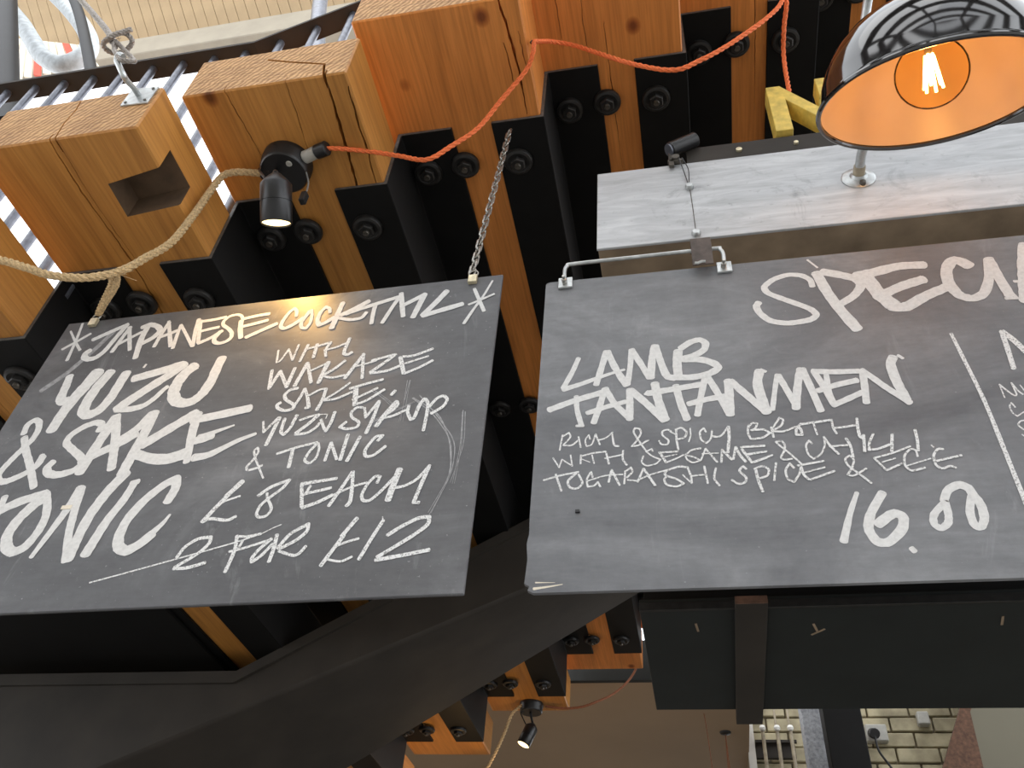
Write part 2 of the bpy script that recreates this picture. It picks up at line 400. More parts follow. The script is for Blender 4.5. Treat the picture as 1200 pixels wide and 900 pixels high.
def end_crack(cut, pts, y, w):
    L = [(x-w/2, z) for x, z in pts]; Rr = [(x+w/2, z) for x, z in pts]
    prism(cut, L+Rr[::-1], y-.01, y+.03, 'y')
CR = {2: [([(-1.50, .70), (-1.505, .9), (-1.49, 1.3)], .003)],
      3: [([(-1.143, .68), (-1.145, .81), (-1.135, .976), (-1.143, 1.2), (-1.14, 1.6)], .0042), ([(-1.129, .70), (-1.132, .85), (-1.124, .98), (-1.128, 1.1)], .0015)],
      4: [([(-.866, .73), (-.858, .807), (-.849, .905)], .003), ([(-.731, .73), (-.733, .797), (-.741, .90)], .0018),
          ([(-.645, .73), (-.649, .809), (-.656, .899), (-.672, 1.1)], .0075), ([(-.606, .77), (-.612, .85), (-.614, .93), (-.625, 1.05)], .0045)],
      5: [([(-.306, .71), (-.294, .812), (-.289, .905), (-.291, .995)], .0065), ([(-.31, .82), (-.306, .93)], .0025), ([(-.275, .80), (-.272, .90)], .002)],
      6: [([(-.212, .70), (-.208, .85), (-.207, .95)], .002), ([(-.15, .72), (-.152, .9), (-.145, 1.1)], .0015), ([(-.105, .9), (-.10, 1.3)], .002)],
      7: [([(.26, .8), (.262, 1.3)], .002)]}
for n in range(10):
    x1 = PX[n]; x0 = (PX[n-1]-{4: .008, 5: .026, 6: .024}.get(n, .010) if n else x1-.35); x0 += .012 if PZ[n] == PZ[max(n-1, 0)] else 0
    z = PZ[n]; top = z+(.150 if n < 5 else .19); y0 = FY[n]
    b = BM(); box(b, x0, x1, y0, 3.88, z, top, .0035)
    me = bpy.data.meshes.new('tread'); b.to_mesh(me); b.free()
    o = bpy.data.objects.new('tread', me); col.objects.link(o)
    cuts = []
    if n in CR:
        for pts, w in CR[n]:
            c = BM(); crack(c, pts, z, w); cuts.append(c)
    if n == 3:
        c = BM(); end_crack(c, [(-1.128, 1.38), (-1.137, 1.45), (-1.134, 1.50), (-1.143, 1.56)], y0, .003); cuts.append(c)
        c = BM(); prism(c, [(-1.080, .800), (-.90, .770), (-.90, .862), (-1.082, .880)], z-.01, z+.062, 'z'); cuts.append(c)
    if n == 4:
        c = BM(); prism(c, [(-.80, 1.70), (-.74, 1.672), (-.69, 1.652), (-.66, 1.640), (-.655, 1.643), (-.69, 1.658), (-.74, 1.678), (-.80, 1.706)], y0-.01, y0+.03, 'y'); cuts.append(c)
        c = BM(); prism(c, [(-.66, 1.639), (-.648, 1.58), (-.643, 1.58), (-.655, 1.643)], y0-.01, y0+.03, 'y'); cuts.append(c)
    for c in cuts:
        bmesh.ops.recalc_face_normals(c, faces=c.faces[:])
        cm = bpy.data.meshes.new('cut'); c.to_mesh(cm); c.free(); co = bpy.data.objects.new('cut', cm); col.objects.link(co)
        md = o.modifiers.new('b', 'BOOLEAN'); md.operation = 'DIFFERENCE'; md.solver = 'EXACT'; md.object = co
        dg = bpy.context.evaluated_depsgraph_get(); nm = bpy.data.meshes.new_from_object(o.evaluated_get(dg))
        o.modifiers.clear(); o.data = nm; bpy.data.objects.remove(co)
    me = o.data.copy(); bpy.data.objects.remove(o)
    me.materials.clear()
    for p in me.polygons: p.material_index = 1 if (abs(p.normal.y) > .9 and (abs(p.center.y-y0) < .001 or abs(p.center.y-3.88) < .001)) else 0
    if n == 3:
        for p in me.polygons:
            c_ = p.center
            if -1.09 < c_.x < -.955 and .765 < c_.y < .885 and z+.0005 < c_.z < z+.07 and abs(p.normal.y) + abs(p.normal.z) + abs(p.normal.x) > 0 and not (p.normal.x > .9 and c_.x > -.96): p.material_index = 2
    t_ = finish('tread', me, [M_wood if n < 5 else M_wood2, M_end, M_notch], stair)
    # mesh origin moved to the tread's own corner so that the grain differs from tread to tread
    off = Vector(((x0+x1)/2+n*.37, 0, z-.1-n*.21)); t_.data.transform(Matrix.Translation(-(off-org[stair]))); t_.location = off-org[stair]
# Z brackets: flange under the lower tread, web up the side, flange under the upper tread
BY0, BY1 = 1.0, 3.70
protos = {}
def add_bolt(x, y, z, parent, rot=0):
    c = Vector((x, y, z))
    if not protos:
        b = BM(); lathe(b, [(0, 0), (.034, 0), (.0345, -.006), (.032, -.011), (.026, -.013), (.022, -.011), (0, -.011)], c, (0, 0, 1), 28); w = obj('washer', b, M_bolt, parent, smooth=True)
        b = BM(); lathe(b, [(0, -.011), (.018, -.011), (.019, -.013), (.019, -.021), (.0165, -.023), (0, -.023)], c, (0, 0, 1), 6); nn = obj('nut', b, M_bolt, parent)
        b = BM(); lathe(b, [(0, -.023), (.0075, -.023), (.0075, -.027), (.0065, -.029), (0, -.029)], c, (0, 0, 1), 12); s = obj('stud', b, M_stud, parent, smooth=True)
        protos.update(w=w, n=nn, s=s, c=c, o=org[parent])
    else:
        off = c-protos['c']
        for nm, q in (('washer', 'w'), ('nut', 'n'), ('stud', 's')):
            share(nm, protos[q], parent, off)
for n in range(9):
    x = PX[n]; zl = PZ[n]; zu = PZ[n+1]; t = .010
    b = BM()
    if zu-zl < .01: poly = [(x-.115, zl), (x-.115, zl-t), (x+.135, zl-t), (x+.135, zl)]
    else: poly = [(x-.115, zl), (x-.115, zl-t), (x+.008, zl-t), (x+.009, zl-t+.001), (x+.009, zu-t), (x+.130, zu-t), (x+.130, zu), (x-.001, zu), (x-.001, zl)]
    b2 = poly
    prism(b, b2, BY0, BY1, 'y', .0012)
    br = obj('bracket', b, M_black, stair); br.data.materials.append(M_cut)
    for p_ in br.data.polygons:
        if p_.normal.y < -.8: p_.material_index = 1
    for yy in (1.105, 1.98, 3.05, 3.56):
        if yy > 1.2 and x > .2: continue
        add_bolt(x-.070, yy, zl-t, br)
        add_bolt(x+.047, yy, zu-t, br); add_bolt(x+.142, yy-.008, zu-t, br)
b = BM(); box(b, -2.9, -1.55, 1.55, 3.7, 1.170, 1.181, .001); obj('landing_plate', b, M_black, stair)
# central stringer
def hexa(b, q):
    vs = [b.verts.new(p) for p in q]
    for f in [(0,1,2,3), (7,6,5,4), (0,4,5,1), (1,5,6,2), (2,6,7,3), (3,7,4,0)]: b.faces.new([vs[i] for i in f])
zt = lambda x: 1.12+.576*max(0, x+1.43)
zb = lambda x: .813+.4386*(x+1.78); zf = lambda x: 1.053+.628*(x+1.125)
b = BM(); xs = [-2.7, -2.2, -1.78, -1.43, -1.0, -.5, 0, .6, 1.3]
fr = []
for x in xs:
    z0 = zb(x); z1 = min(zf(x), zt(x)-.05) if x > -1.43 else min(zf(x), 1.02)
    fr.append([b.verts.new(p) for p in ((x, 2.39, zt(x)-.012), (x, 2.39, z0+.012), (x, 2.397, z0+.003), (x, 2.41, z0), (x, 2.90, z1), (x, 2.90, zt(x)-.012))])
for A_, B_ in zip(fr, fr[1:]):
    for i in range(6): b.faces.new((A_[i], A_[(i+1) % 6], B_[(i+1) % 6], B_[i]))
b.faces.new(fr[0]); b.faces.new(fr[-1][::-1])
st = obj('stringer', b, M_black2, stair, smooth=True)
b = BM()
for xa, xb in zip(xs, xs[1:]):
    hexa(b, [(xa, 2.378, zt(xa)-.05), (xb, 2.378, zt(xb)-.05), (xb, 2.392, zt(xb)-.05), (xa, 2.392, zt(xa)-.05), (xa, 2.378, zt(xa)-.012), (xb, 2.378, zt(xb)-.012), (xb, 2.392, zt(xb)-.012), (xa, 2.392, zt(xa)-.012)])
obj('cover_strip', b, M_black2, st)

# ---------------------------------------------------------------- balustrade
bal = thing('balustrade', 'black flat handrail with round steel balusters above the treads', 'balustrade', (-1.2, 1.03, 1.5))
hr = lambda x: 2.435+.575*max(0, x+1.165)
b = BM(); px = [-3.4, -1.165, .6]
for xa, xb in zip(px, px[1:]):
    hexa(b, [(xa, 1.0, hr(xa)), (xb, 1.0, hr(xb)), (xb, 1.062, hr(xb)), (xa, 1.062, hr(xa)), (xa, 1.0, hr(xa)+.011), (xb, 1.0, hr(xb)+.011), (xb, 1.062, hr(xb)+.011), (xa, 1.062, hr(xa)+.011)])
obj('handrail', b, M_black2, bal)
for i in range(32):
    x = -2.755+i*.1035
    zt0 = None
    for n in range(10):
        lo = PX[n-1] if n else -2.4
        if lo <= x < PX[n]: zt0 = PZ[n]+(.150 if n < 5 else .19)
    if zt0 is None:
        if x < -2: zt0 = PZ[0]+.15
        else: continue
    b = BM(); cyl(b, (x, 1.03, zt0), (x, 1.03, hr(x)), .0115, 12); obj('baluster', b, M_rod, bal, smooth=True)

# ---------------------------------------------------------------- hanging boards
import array
CHALK = {
'l1': [[56,74,335,50,430,543,509,1124],
 [42,61,162,248,444,610,664,864],
 [76,76,237,780,444,610,675,400],
 [112,112,813,592,1107,414,1412,239],
 [106,138,1407,245,1303,637,1236,974,1121,1144,960,1159,844,1076,833,966,901,903],
 [88,97,1510,327,1465,564,1409,1014],
 [86,84,1484,323,1623,651,1782,1013],
 [80,80,1451,810,1649,654,1834,521],
 [137,116,1898,352,1893,721,2000,1262],
 [122,118,1777,383,1916,305,2123,402,2234,532,2157,728,1955,872],
 [88,82,2331,319,2292,588,2276,995],
 [70,95,2305,283,2461,645,2632,1029],
 [83,85,2258,742,2444,674,2603,596],
 [69,81,2618,434,2650,752,2698,1094],
 [66,65,2618,434,2848,749,3091,1100],
 [87,80,2952,323,2990,612,3103,1101],
 [80,78,3013,374,3083,657,3180,1014],
 [77,80,3039,401,3283,393,3522,352],
 [79,78,3107,693,3280,655,3466,626],
 [88,88,3186,1030,3395,922,3576,746],
 [62,96,3898,462,3841,356,3745,309,3590,333,3506,466,3533,582,3687,700,3796,825,3831,969,3761,1066,3626,1102,3517,1047,3477,949,3545,757],
 [101,93,3882,507,3936,753,4030,1007],
 [86,83,3910,464,4170,414,4417,398],
 [85,85,3935,690,4193,640,4436,583],
 [93,93,4128,1003,4391,851,4653,710],
 [63,96,4992,561,4967,404,4895,318,4811,427,4749,656,4748,811,4846,885,4996,787,5153,624],
 [82,59,5231,446,5187,582,5133,761,5182,907,5276,930,5328,791,5306,569,5258,418],
 [64,101,5648,565,5617,434,5527,381,5451,528,5445,746,5514,880,5623,835,5767,703],
 [97,110,5844,310,5813,616,5782,1006],
 [111,111,6357,349,6158,498,5889,666],
 [78,79,5827,728,6098,831,6310,818,6370,666],
 [97,97,5972,647,6213,554,6539,448,6908,333],
 [83,79,6504,490,6506,725,6527,997],
 [82,79,6952,277,6845,592,6729,1009],
 [93,91,6950,228,7020,558,7097,893],
 [100,100,7006,602,7210,478,7421,329],
 [114,113,7410,328,7343,656,7283,946],
 [119,121,7821,310,7668,585,7455,919],
 [123,123,7456,925,7745,843,8152,725],
 [61,76,8327,332,8455,682,8565,979],
 [40,64,8644,163,8516,568,8366,911,8238,1253],
 [51,51,8269,759,8445,680,8708,544]],
'l2': [[160,210,785,1568,841,1853,874,2156,967,2250,1067,2220],
 [285,211,1353,1522,1260,1875,1162,2203,1105,2554,1090,2951],
 [232,200,1630,1566,1518,1935,1479,2295,1513,2558,1670,2656,1846,2555,1940,2266,1962,1904,1982,1632],
 [49,49,2304,1467,2290,1545],
 [202,205,2198,1818,2649,1702,3070,1568],
 [215,210,3112,1559,2944,1769,2639,2071,2329,2393,2183,2566],
 [160,100,2183,2566,2460,2597,2699,2543,2848,2372,2930,2190,2988,2113],
 [245,187,3340,1633,3189,1829,3138,2104,3169,2328,3289,2504,3465,2572,3624,2542,3755,2370,3815,2048,3806,1765,3824,1493]],
'l3': [[106,106,1193,3751,1202,3495],
 [140,128,1233,3535,1225,3729,1070,3884,804,4027,646,4014,539,3862,595,3649,712,3336,809,3142,822,2910,738,2703,612,2635,510,2745,556,2962],
 [134,137,612,3045,794,3344,1065,3691,1403,4193],
 [134,154,2056,3050,2067,2896,1916,2828,1712,2911,1533,3086,1521,3263,1745,3435,2009,3631,2080,3782,1976,3915,1712,3975,1517,3922,1431,3796,1495,3669],
 [205,193,2251,2746,2195,3204,2152,3620,2124,3963],
 [160,161,2257,2720,2487,3308,2688,3931],
 [177,181,2174,3622,2390,3497,2609,3370,2828,3192],
 [183,172,2498,3359,2790,3100,2942,2743],
 [198,195,2976,2720,2982,3208,2945,3718,2931,4068],
 [212,210,3799,2824,3511,3061,3045,3462],
 [183,246,3021,3653,3337,3778,3636,3817,3938,3715],
 [178,124,3826,2840,3879,3275,4010,3909],
 [185,186,3775,2988,4091,2946,4772,2829],
 [160,169,3910,3473,4102,3444,4280,3377],
 [125,40,4042,3389,4313,3294,4601,3189],
 [166,66,4098,3824,4346,3801,4607,3637,4804,3514,5050,3418]],
'l4': [[192,178,942,4654,1292,4457,1710,4343],
 [124,128,945,4340,986,4546,1028,4878],
 [228,132,1734,4390,1588,4547,1447,4821,1405,5116,1525,5351,1689,5452,1862,5372,1951,5089,1938,4791,1820,4520,1704,4331],
 [177,86,2299,4266,2248,4727,2158,5145,2067,5555],
 [151,130,2315,4279,2392,4695,2502,5147,2695,5660],
 [217,168,2995,4027,2825,4376,2712,4825,2703,5221,2734,5643],
 [146,184,3236,4242,3193,4581,3064,4956,2982,5569],
 [114,114,3184,4260,3302,4231],
 [162,183,3971,4684,4019,4406,3954,4234,3792,4321,3556,4609,3402,4980,3402,5287,3482,5471,3646,5550,3819,5433,3954,5262],
 [124,47,3945,5242,4063,5067,4112,4926]],
'l5': [[39,43,4888,1448,4942,1763,5005,1738,5086,1446,5232,1740,5250,1352],
 [55,55,5432,1378,5381,1802],
 [51,52,5418,1492,5620,1448,5867,1375],
 [64,64,5605,1388,5615,1729],
 [65,48,5850,1393,5794,1559,5846,1737],
 [44,45,5776,1571,5977,1533,6165,1438],
 [67,67,6193,1325,6160,1610,6169,1725,6253,1750,6313,1693]],
'l6': [[65,70,4910,1950,4981,2396,5078,2000,5300,2394,5336,1950],
 [75,75,5541,1851,5444,2399],
 [66,66,5541,1851,5728,2353],
 [43,43,5645,2059,5935,1895],
 [83,79,5932,1883,5892,2104,5865,2376],
 [58,61,6231,1887,6079,2074,5905,2201],
 [42,52,5908,2215,6067,2289,6300,2251],
 [73,73,6545,1776,6436,2038,6317,2325],
 [57,56,6532,1760,6582,2057,6630,2364],
 [41,42,6404,2075,6692,2003,6805,1964],
 [59,59,6722,1953,7126,1855],
 [68,69,7126,1855,6959,2039,6748,2241],
 [61,64,6751,2255,7037,2251,7255,2146],
 [76,76,7220,1937,7347,2344],
 [56,59,7249,1932,7459,1942,7766,1810],
 [46,46,7327,2106,7514,2045,7711,1981],
 [57,56,7348,2349,7602,2231,7806,2097]],
'l7': [[62,64,5521,2456,5382,2471,5310,2593,5370,2709,5562,2842,5556,2935,5415,2964,5273,2885,5241,2805,5295,2760],
 [56,60,5648,2476,5620,2682,5565,2855],
 [48,70,5652,2477,5754,2697,5830,2923,5773,2929],
 [47,44,5771,2648,5924,2536,6043,2529],
 [60,65,6039,2529,6037,2756,5989,3008],
 [45,46,6437,2441,6264,2628,6063,2785],
 [48,51,6066,2798,6262,2795,6527,2660],
 [86,86,6571,2588,6630,2963],
 [57,56,6461,2579,6730,2503,7008,2438],
 [50,50,6566,2843,6758,2738,6950,2626],
 [55,54,6603,2972,6826,2885,7075,2674],
 [64,64,7266,2722,7215,2813]],
'l8': [[38,53,5101,3155,5177,3395,5353,3100],
 [73,72,5368,3097,5336,3387,5300,3681],
 [60,63,5471,3133,5473,3425,5547,3481,5623,3369,5668,3080],
 [49,48,5744,3199,5895,3142,6053,3109],
 [69,70,6046,3121,5916,3303,5749,3477],
 [54,53,5745,3501,5946,3498,6073,3391,6108,3299],
 [50,59,6113,3221,6201,3405,6257,3482,6305,3320,6318,3082],
 [20,17,6043,3108,6200,3118,6193,3211],
 [51,56,6780,3042,6679,3013,6595,3120,6629,3233,6790,3352,6772,3464,6587,3480,6476,3421,6563,3323],
 [44,57,6810,3045,6871,3260,7034,2922],
 [62,64,7034,2922,7009,3238,6944,3599],
 [83,79,7337,2969,7206,3187,7081,3473],
 [40,57,7337,2969,7377,3035,7312,3151,7196,3235],
 [51,52,7189,3301,7316,3284,7521,3174],
 [55,66,7553,3080,7548,3225,7630,3389,7682,3371,7729,3076,7796,2960],
 [54,57,7805,2962,7865,3054,7877,3261,7872,3641],
 [55,60,7896,3143,7993,2971,8098,2927,8180,3017,8130,3170,7946,3298]],
'l9': [[47,31,5356,4087,5268,4142,5130,4175,5093,4098,5174,3958,5216,3789,5170,3720,5121,3780,5217,3973,5452,4350],
 [51,50,5542,3878,5828,3778,6169,3708],
 [63,63,5789,3809,5806,4016,5817,4173],
 [54,39,6176,3720,6081,3883,6032,4059,6143,4131,6230,4032,6238,3852,6191,3721],
 [53,53,6403,3731,6383,4095],
 [52,52,6403,3731,6573,4086],
 [64,64,6649,3593,6632,4103],
 [64,64,6859,3660,6748,4135],
 [56,57,7166,3774,7228,3674,7111,3676,6988,3946,7025,4075,7150,4073,7316,3897]],
'l10': [[95,95,5123,4377,4941,4653],
 [78,76,4944,4664,4826,4864,4702,5101],
 [40,38,4858,4794,4966,4729,5171,4664],
 [58,57,4706,5102,4812,5038,5109,5110,5221,5037],
 [63,45,5467,4683,5623,4526,5896,4420,5835,4565,5663,4730,5555,4857,5532,5018,5597,5088,5708,5072,5761,4974,5737,4891,5629,4738,5601,4641],
 [60,60,6121,4525,6227,4938],
 [50,50,6268,4558,6233,4702],
 [63,63,6112,4513,6341,4490],
 [59,58,6113,4518,6377,4488,6660,4457],
 [54,54,6165,4717,6386,4672,6610,4628],
 [63,64,6236,4959,6471,4875,6659,4763],
 [60,59,6886,4344,6771,4651,6648,4959],
 [53,65,6891,4344,6946,4686,6968,4913,6922,4980],
 [41,40,6673,4764,6926,4633,7151,4574],
 [51,55,7312,4596,7337,4478,7260,4461,7164,4600,7109,4802,7156,4907,7261,4915,7388,4773,7608,4449],
 [108,104,7619,4365,7570,4634,7536,4926],
 [52,50,7600,4708,7751,4686,7922,4580,8074,4331],
 [65,63,8061,4362,7990,4689,7932,4977],
 [58,58,7917,4985,8012,5002]],
'l11': [[57,60,4515,5697,4574,5519,4743,5387,4939,5380,4957,5484,4851,5641,4544,5868],
 [53,59,4533,5886,4746,5889,5000,5814],
 [56,63,5350,5383,5398,5617,5362,5986],
 [41,41,5469,5469,5431,5638],
 [42,46,5353,5393,5535,5411,5721,5375],
 [41,43,5313,5650,5526,5606,5922,5478],
 [57,55,5911,5468,5761,5639,5693,5785,5719,5841,5830,5755,5953,5556],
 [61,64,5971,5405,5992,5634,5979,5856],
 [59,60,6045,5638,6168,5398,6408,5255,6430,5377,6304,5522,6066,5654],
 [43,53,6075,5686,6321,5781,6398,5752,6468,5630],
 [70,70,7131,5203,6967,5498],
 [64,63,6997,5481,6883,5716,6767,5964],
 [41,40,6918,5654,7055,5598,7229,5553],
 [34,40,6816,5859,7044,5922,7191,5844],
 [58,56,7531,5269,7413,5564,7299,5895],
 [19,19,7508,5206,7526,5269],
 [61,60,7636,5527,7809,5394,8050,5258,8198,5259,8207,5383,8000,5565,7553,5874],
 [63,63,7538,5918,7889,5867,8275,5801]],
'scratch': [[26,26,3275,6047,3826,5908,5325,5512,5647,5403],
 [18,18,5719,5378,5884,5282,5993,5235]],
'r1': [[104,117,4428,762,4427,592,4304,458,4094,405,3846,489,3664,663,3713,826,4005,1049,4321,1283,4399,1440,4281,1542,3932,1580,3667,1487,3533,1283,3496,1115,3554,1026],
 [176,183,4541,436,4623,917,4741,1341,4921,1831],
 [169,134,4633,422,4882,533,5121,669,5172,859,5010,1083,4776,1239],
 [37,37,4451,82,4579,311],
 [223,248,5287,659,5370,1053,5534,1378],
 [214,177,5131,618,5427,557,5817,457,6195,499],
 [172,186,5326,1166,5730,953,6105,837],
 [209,182,5490,1388,5705,1451,6023,1232,6442,1042],
 [199,130,6830,626,6731,479,6614,442,6473,667,6428,972,6503,1285,6677,1392,6862,1304,7019,993,7133,508],
 [158,158,7147,493,7164,948,7199,1385],
 [64,47,7123,1439,7277,1455,7260,1378],
 [199,196,7753,235,7591,740,7379,1540],
 [66,66,7349,1077,7483,1098]],
'r2': [[88,90,623,1960,538,2243,393,2598],
 [108,49,394,2622,662,2540,930,2434,1199,2340,1360,2296],
 [108,106,1074,1857,1001,2193,913,2578],
 [111,112,1092,1859,1200,2216,1381,2639],
 [95,94,1476,1866,1450,2243,1399,2629],
 [107,104,1476,1866,1612,2187,1743,2521],
 [122,118,1848,1820,1793,2107,1764,2523],
 [101,132,1866,1822,1930,2223,2003,2524,2123,2561],
 [146,143,2207,1978,2173,2275,2178,2495],
 [114,122,2245,1932,2413,1798,2558,1764,2648,1852,2619,2002,2463,2109,2267,2161],
 [129,124,2266,2174,2560,2207,2757,2328,2800,2430,2638,2533,2396,2578,2157,2553]],
'r3': [[118,119,186,3029,562,2877,1020,2745],
 [82,80,605,2787,620,3069,696,3383],
 [49,49,618,3387,730,3397],
 [103,103,1047,2676,986,2965,881,3355],
 [101,107,1055,2665,1194,3008,1429,3314],
 [92,92,778,3149,1055,3053,1367,2974],
 [115,113,1432,2728,1426,3054,1420,3336],
 [122,117,1440,2740,1674,3032,1928,3404],
 [131,131,1817,2637,1853,3003,1945,3394],
 [53,53,1662,2857,1716,2792],
 [117,117,1697,2837,2059,2792,2521,2734],
 [113,113,2131,2717,2178,3080,2258,3411],
 [100,98,2584,2575,2486,2974,2409,3348],
 [109,105,2609,2577,2712,2858,2864,3357],
 [106,108,2293,3110,2531,3047,2832,3008],
 [133,131,2911,2692,2896,3060,2875,3380],
 [121,119,2943,2708,3129,2992,3391,3373],
 [143,145,3385,2543,3312,2816,3390,3384],
 [53,53,3405,2521,3473,2576],
 [78,77,3628,2652,3556,2956,3475,3338],
 [98,97,3643,2665,3718,2950,3823,3338],
 [120,118,3975,2572,3890,2876,3798,3346],
 [113,110,3999,2575,4066,2985,4130,3421],
 [100,95,4152,2638,4244,2958,4313,3297],
 [80,84,4317,2715,4296,3120,4340,3322],
 [102,101,4136,2637,4434,2686,4780,2707],
 [100,103,4145,3034,4421,2943,4723,2884],
 [101,100,4308,3329,4526,3231,4748,3121],
 [104,102,4828,2701,4799,3016,4762,3330],
 [102,101,4815,2688,4952,2874,5046,3019,5332,3385],
 [144,134,5301,2475,5225,2606,5241,2972,5300,3328],
 [50,50,5370,2447,5424,2524]],
'r4': [[26,26,416,3547,383,3837],
 [30,28,409,3580,510,3511,546,3591,439,3734],
 [30,28,431,3745,559,3766,659,3666],
 [27,27,657,3600,695,3809],
 [24,24,831,3663,810,3580,752,3674,779,3794,863,3773,911,3567],
 [27,27,911,3567,977,3782],
 [26,24,946,3690,1063,3667,1165,3556],
 [27,33,1156,3566,1180,3816,1254,3832],
 [27,32,1652,3969,1560,3783,1465,3582,1492,3508,1567,3525,1584,3613,1511,3757,1443,3847,1542,3840,1684,3750],
 [30,27,2016,3618,1970,3571,1886,3596,1883,3682,1976,3775,1956,3857,1859,3849,1833,3773],
 [33,32,2088,3570,2082,3762,2098,3962],
 [33,33,2075,3587,2167,3549,2243,3648,2204,3751,2089,3773],
 [24,24,2000,3617,2082,3681],
 [23,23,2288,3577,2290,3716,2252,3829],
 [29,27,2507,3671,2481,3594,2417,3652,2424,3812,2499,3874,2569,3803,2594,3646],
 [35,29,2581,3751,2666,3779,2733,3743,2826,3592],
 [45,44,2829,3592,2824,3782,2778,4067],
 [32,33,3113,3585,3081,3730,3115,3854],
 [27,32,3098,3647,3164,3551,3233,3574,3199,3667,3133,3693],
 [37,37,3133,3693,3307,3682,3387,3761,3287,3842,3130,3855],
 [32,32,3416,3654,3426,3847],
 [30,34,3432,3677,3550,3496,3603,3533,3561,3646,3435,3715],
 [33,31,3440,3736,3577,3756,3742,3682],
 [37,41,3827,3627,3744,3724,3737,3823,3812,3834,3812,3730,3766,3674],
 [41,41,3810,3642,4029,3620,4250,3597],
 [28,28,3994,3642,4010,3851],
 [31,34,4246,3601,4237,3746,4271,3852],
 [37,36,4252,3748,4404,3740,4566,3717],
 [39,51,4581,3600,4559,3795,4557,3927,4607,3972]],
'r5': [[24,23,287,3968,386,4153,423,4010,577,4140,547,3935],
 [27,27,698,3947,698,4113],
 [30,30,698,3972,864,3928,1063,3912],
 [23,23,861,3959,896,4122],
 [15,15,708,4021,833,4092],
 [30,30,1063,3912,1109,4148],
 [29,29,1047,4036,1293,3993],
 [30,31,1314,3911,1300,4076,1363,4183],
 [25,25,1738,3965,1723,3916,1644,3958,1722,4050,1839,4117,1780,4194,1636,4223,1566,4147,1601,4037],
 [37,37,1837,3993,1916,4179],
 [33,33,1821,3992,2093,3993],
 [20,20,1881,4079,2074,4043],
 [27,27,1916,4179,2070,4114,2169,4060],
 [31,24,2413,3960,2285,3977,2193,4062,2323,4117,2389,4178,2285,4215,2210,4155,2191,4086],
 [26,26,2476,3971,2397,4179],
 [31,31,2476,3971,2619,4226],
 [20,20,2422,4059,2649,4067],
 [31,31,2705,4000,2673,4236],
 [35,35,2708,4021,2823,4201],
 [34,34,2892,3974,2839,4192],
 [39,41,2892,3974,2931,4119,3002,4248],
 [41,41,2972,4021,3084,4266],
 [37,37,2976,3985,3286,3985],
 [30,30,3023,4130,3304,4088],
 [34,34,3084,4270,3290,4197],
 [33,33,2961,3985,3285,3991],
 [32,32,3024,4116,3288,4092],
 [30,30,3069,4269,3371,4159],
 [28,31,3736,4348,3613,4162,3484,3995,3443,3930,3525,3913,3563,3997,3529,4115,3470,4210,3509,4257,3620,4242],
 [30,25,3920,4002,3887,3942,3830,4019,3836,4179,3897,4266,4012,4193,4085,4039,4092,3888],
 [33,35,4092,3888,4141,4044,4235,4210],
 [33,33,4137,4068,4376,4063],
 [40,36,4375,3942,4412,4066,4409,4282],
 [41,41,4613,3902,4571,4197],
 [32,39,4741,3892,4656,4046,4633,4166,4753,4162,4912,4096],
 [43,43,4978,3922,4912,4214],
 [41,40,5282,3868,5275,4037,5242,4230]],
'r6': [[33,33,166,4366,408,4297,671,4255],
 [33,33,341,4272,434,4575],
 [38,33,638,4273,510,4405,547,4527,661,4555,743,4461,672,4296],
 [29,29,877,4370,851,4264,788,4384,806,4525,902,4515,950,4455,986,4541],
 [33,33,1144,4248,1103,4466],
 [33,33,1144,4248,1257,4531],
 [24,24,788,4428,1063,4339,1304,4344],
 [29,29,1338,4282,1321,4510],
 [30,29,1354,4284,1419,4228,1449,4306,1360,4404],
 [25,25,1367,4444,1509,4474],
 [30,30,1594,4261,1509,4493],
 [37,37,1598,4261,1750,4572],
 [25,26,1509,4458,1702,4368,2006,4290],
 [36,31,2187,4280,2094,4257,1902,4323,1882,4401,2050,4475,2138,4559,2043,4611,1905,4574,1868,4478,1916,4413],
 [32,31,2203,4275,2243,4426,2249,4567],
 [21,21,2132,4408,2249,4567],
 [25,25,2255,4437,2425,4429],
 [31,31,2436,4282,2462,4581],
 [31,33,2591,4323,2545,4506,2615,4629],
 [35,35,2997,4372,2956,4320,2888,4394,2988,4517,2957,4601,2864,4623,2782,4541],
 [43,43,3117,4381,3132,4575,3169,4766],
 [33,33,3099,4379,3214,4329,3299,4394,3267,4507,3158,4542],
 [30,30,3399,4294,3338,4593],
 [34,29,3624,4402,3576,4317,3501,4428,3510,4582,3591,4634,3684,4498,3718,4366],
 [33,38,3718,4366,3725,4520,3785,4604],
 [34,34,3674,4363,4023,4311],
 [27,27,3744,4487,4020,4417],
 [35,35,3799,4611,3969,4547,4132,4488],
 [31,29,4556,4718,4431,4551,4313,4410,4293,4293,4373,4240,4414,4321,4363,4452,4286,4560,4352,4593,4539,4474],
 [31,30,4667,4302,4729,4421,4779,4523],
 [31,29,4680,4306,4924,4244,5161,4146],
 [21,21,4751,4385,4934,4332],
 [33,33,4779,4523,4999,4426],
 [29,34,5213,4328,5218,4213,5153,4184,5050,4292,5019,4462,5081,4564,5261,4513],
 [22,22,5046,4467,5365,4370],
 [35,34,5555,4226,5488,4211,5405,4320,5395,4480,5460,4554,5570,4502,5631,4544],
 [35,35,5424,4416,5749,4346],
 [21,21,5425,4147,5444,4188]],
'r7': [[59,105,4348,4853,4202,5168,4052,5588],
 [110,137,4660,4873,4450,5182,4370,5414,4440,5617,4578,5634,4788,5437,4838,5248,4723,5187,4501,5358],
 [77,77,4821,5717,4849,5769],
 [95,95,5381,5052,5183,5246,5156,5393,5230,5460,5332,5382,5363,5256,5370,5062],
 [106,124,5356,5051,5441,4879,5597,4800,5699,4863,5720,4975],
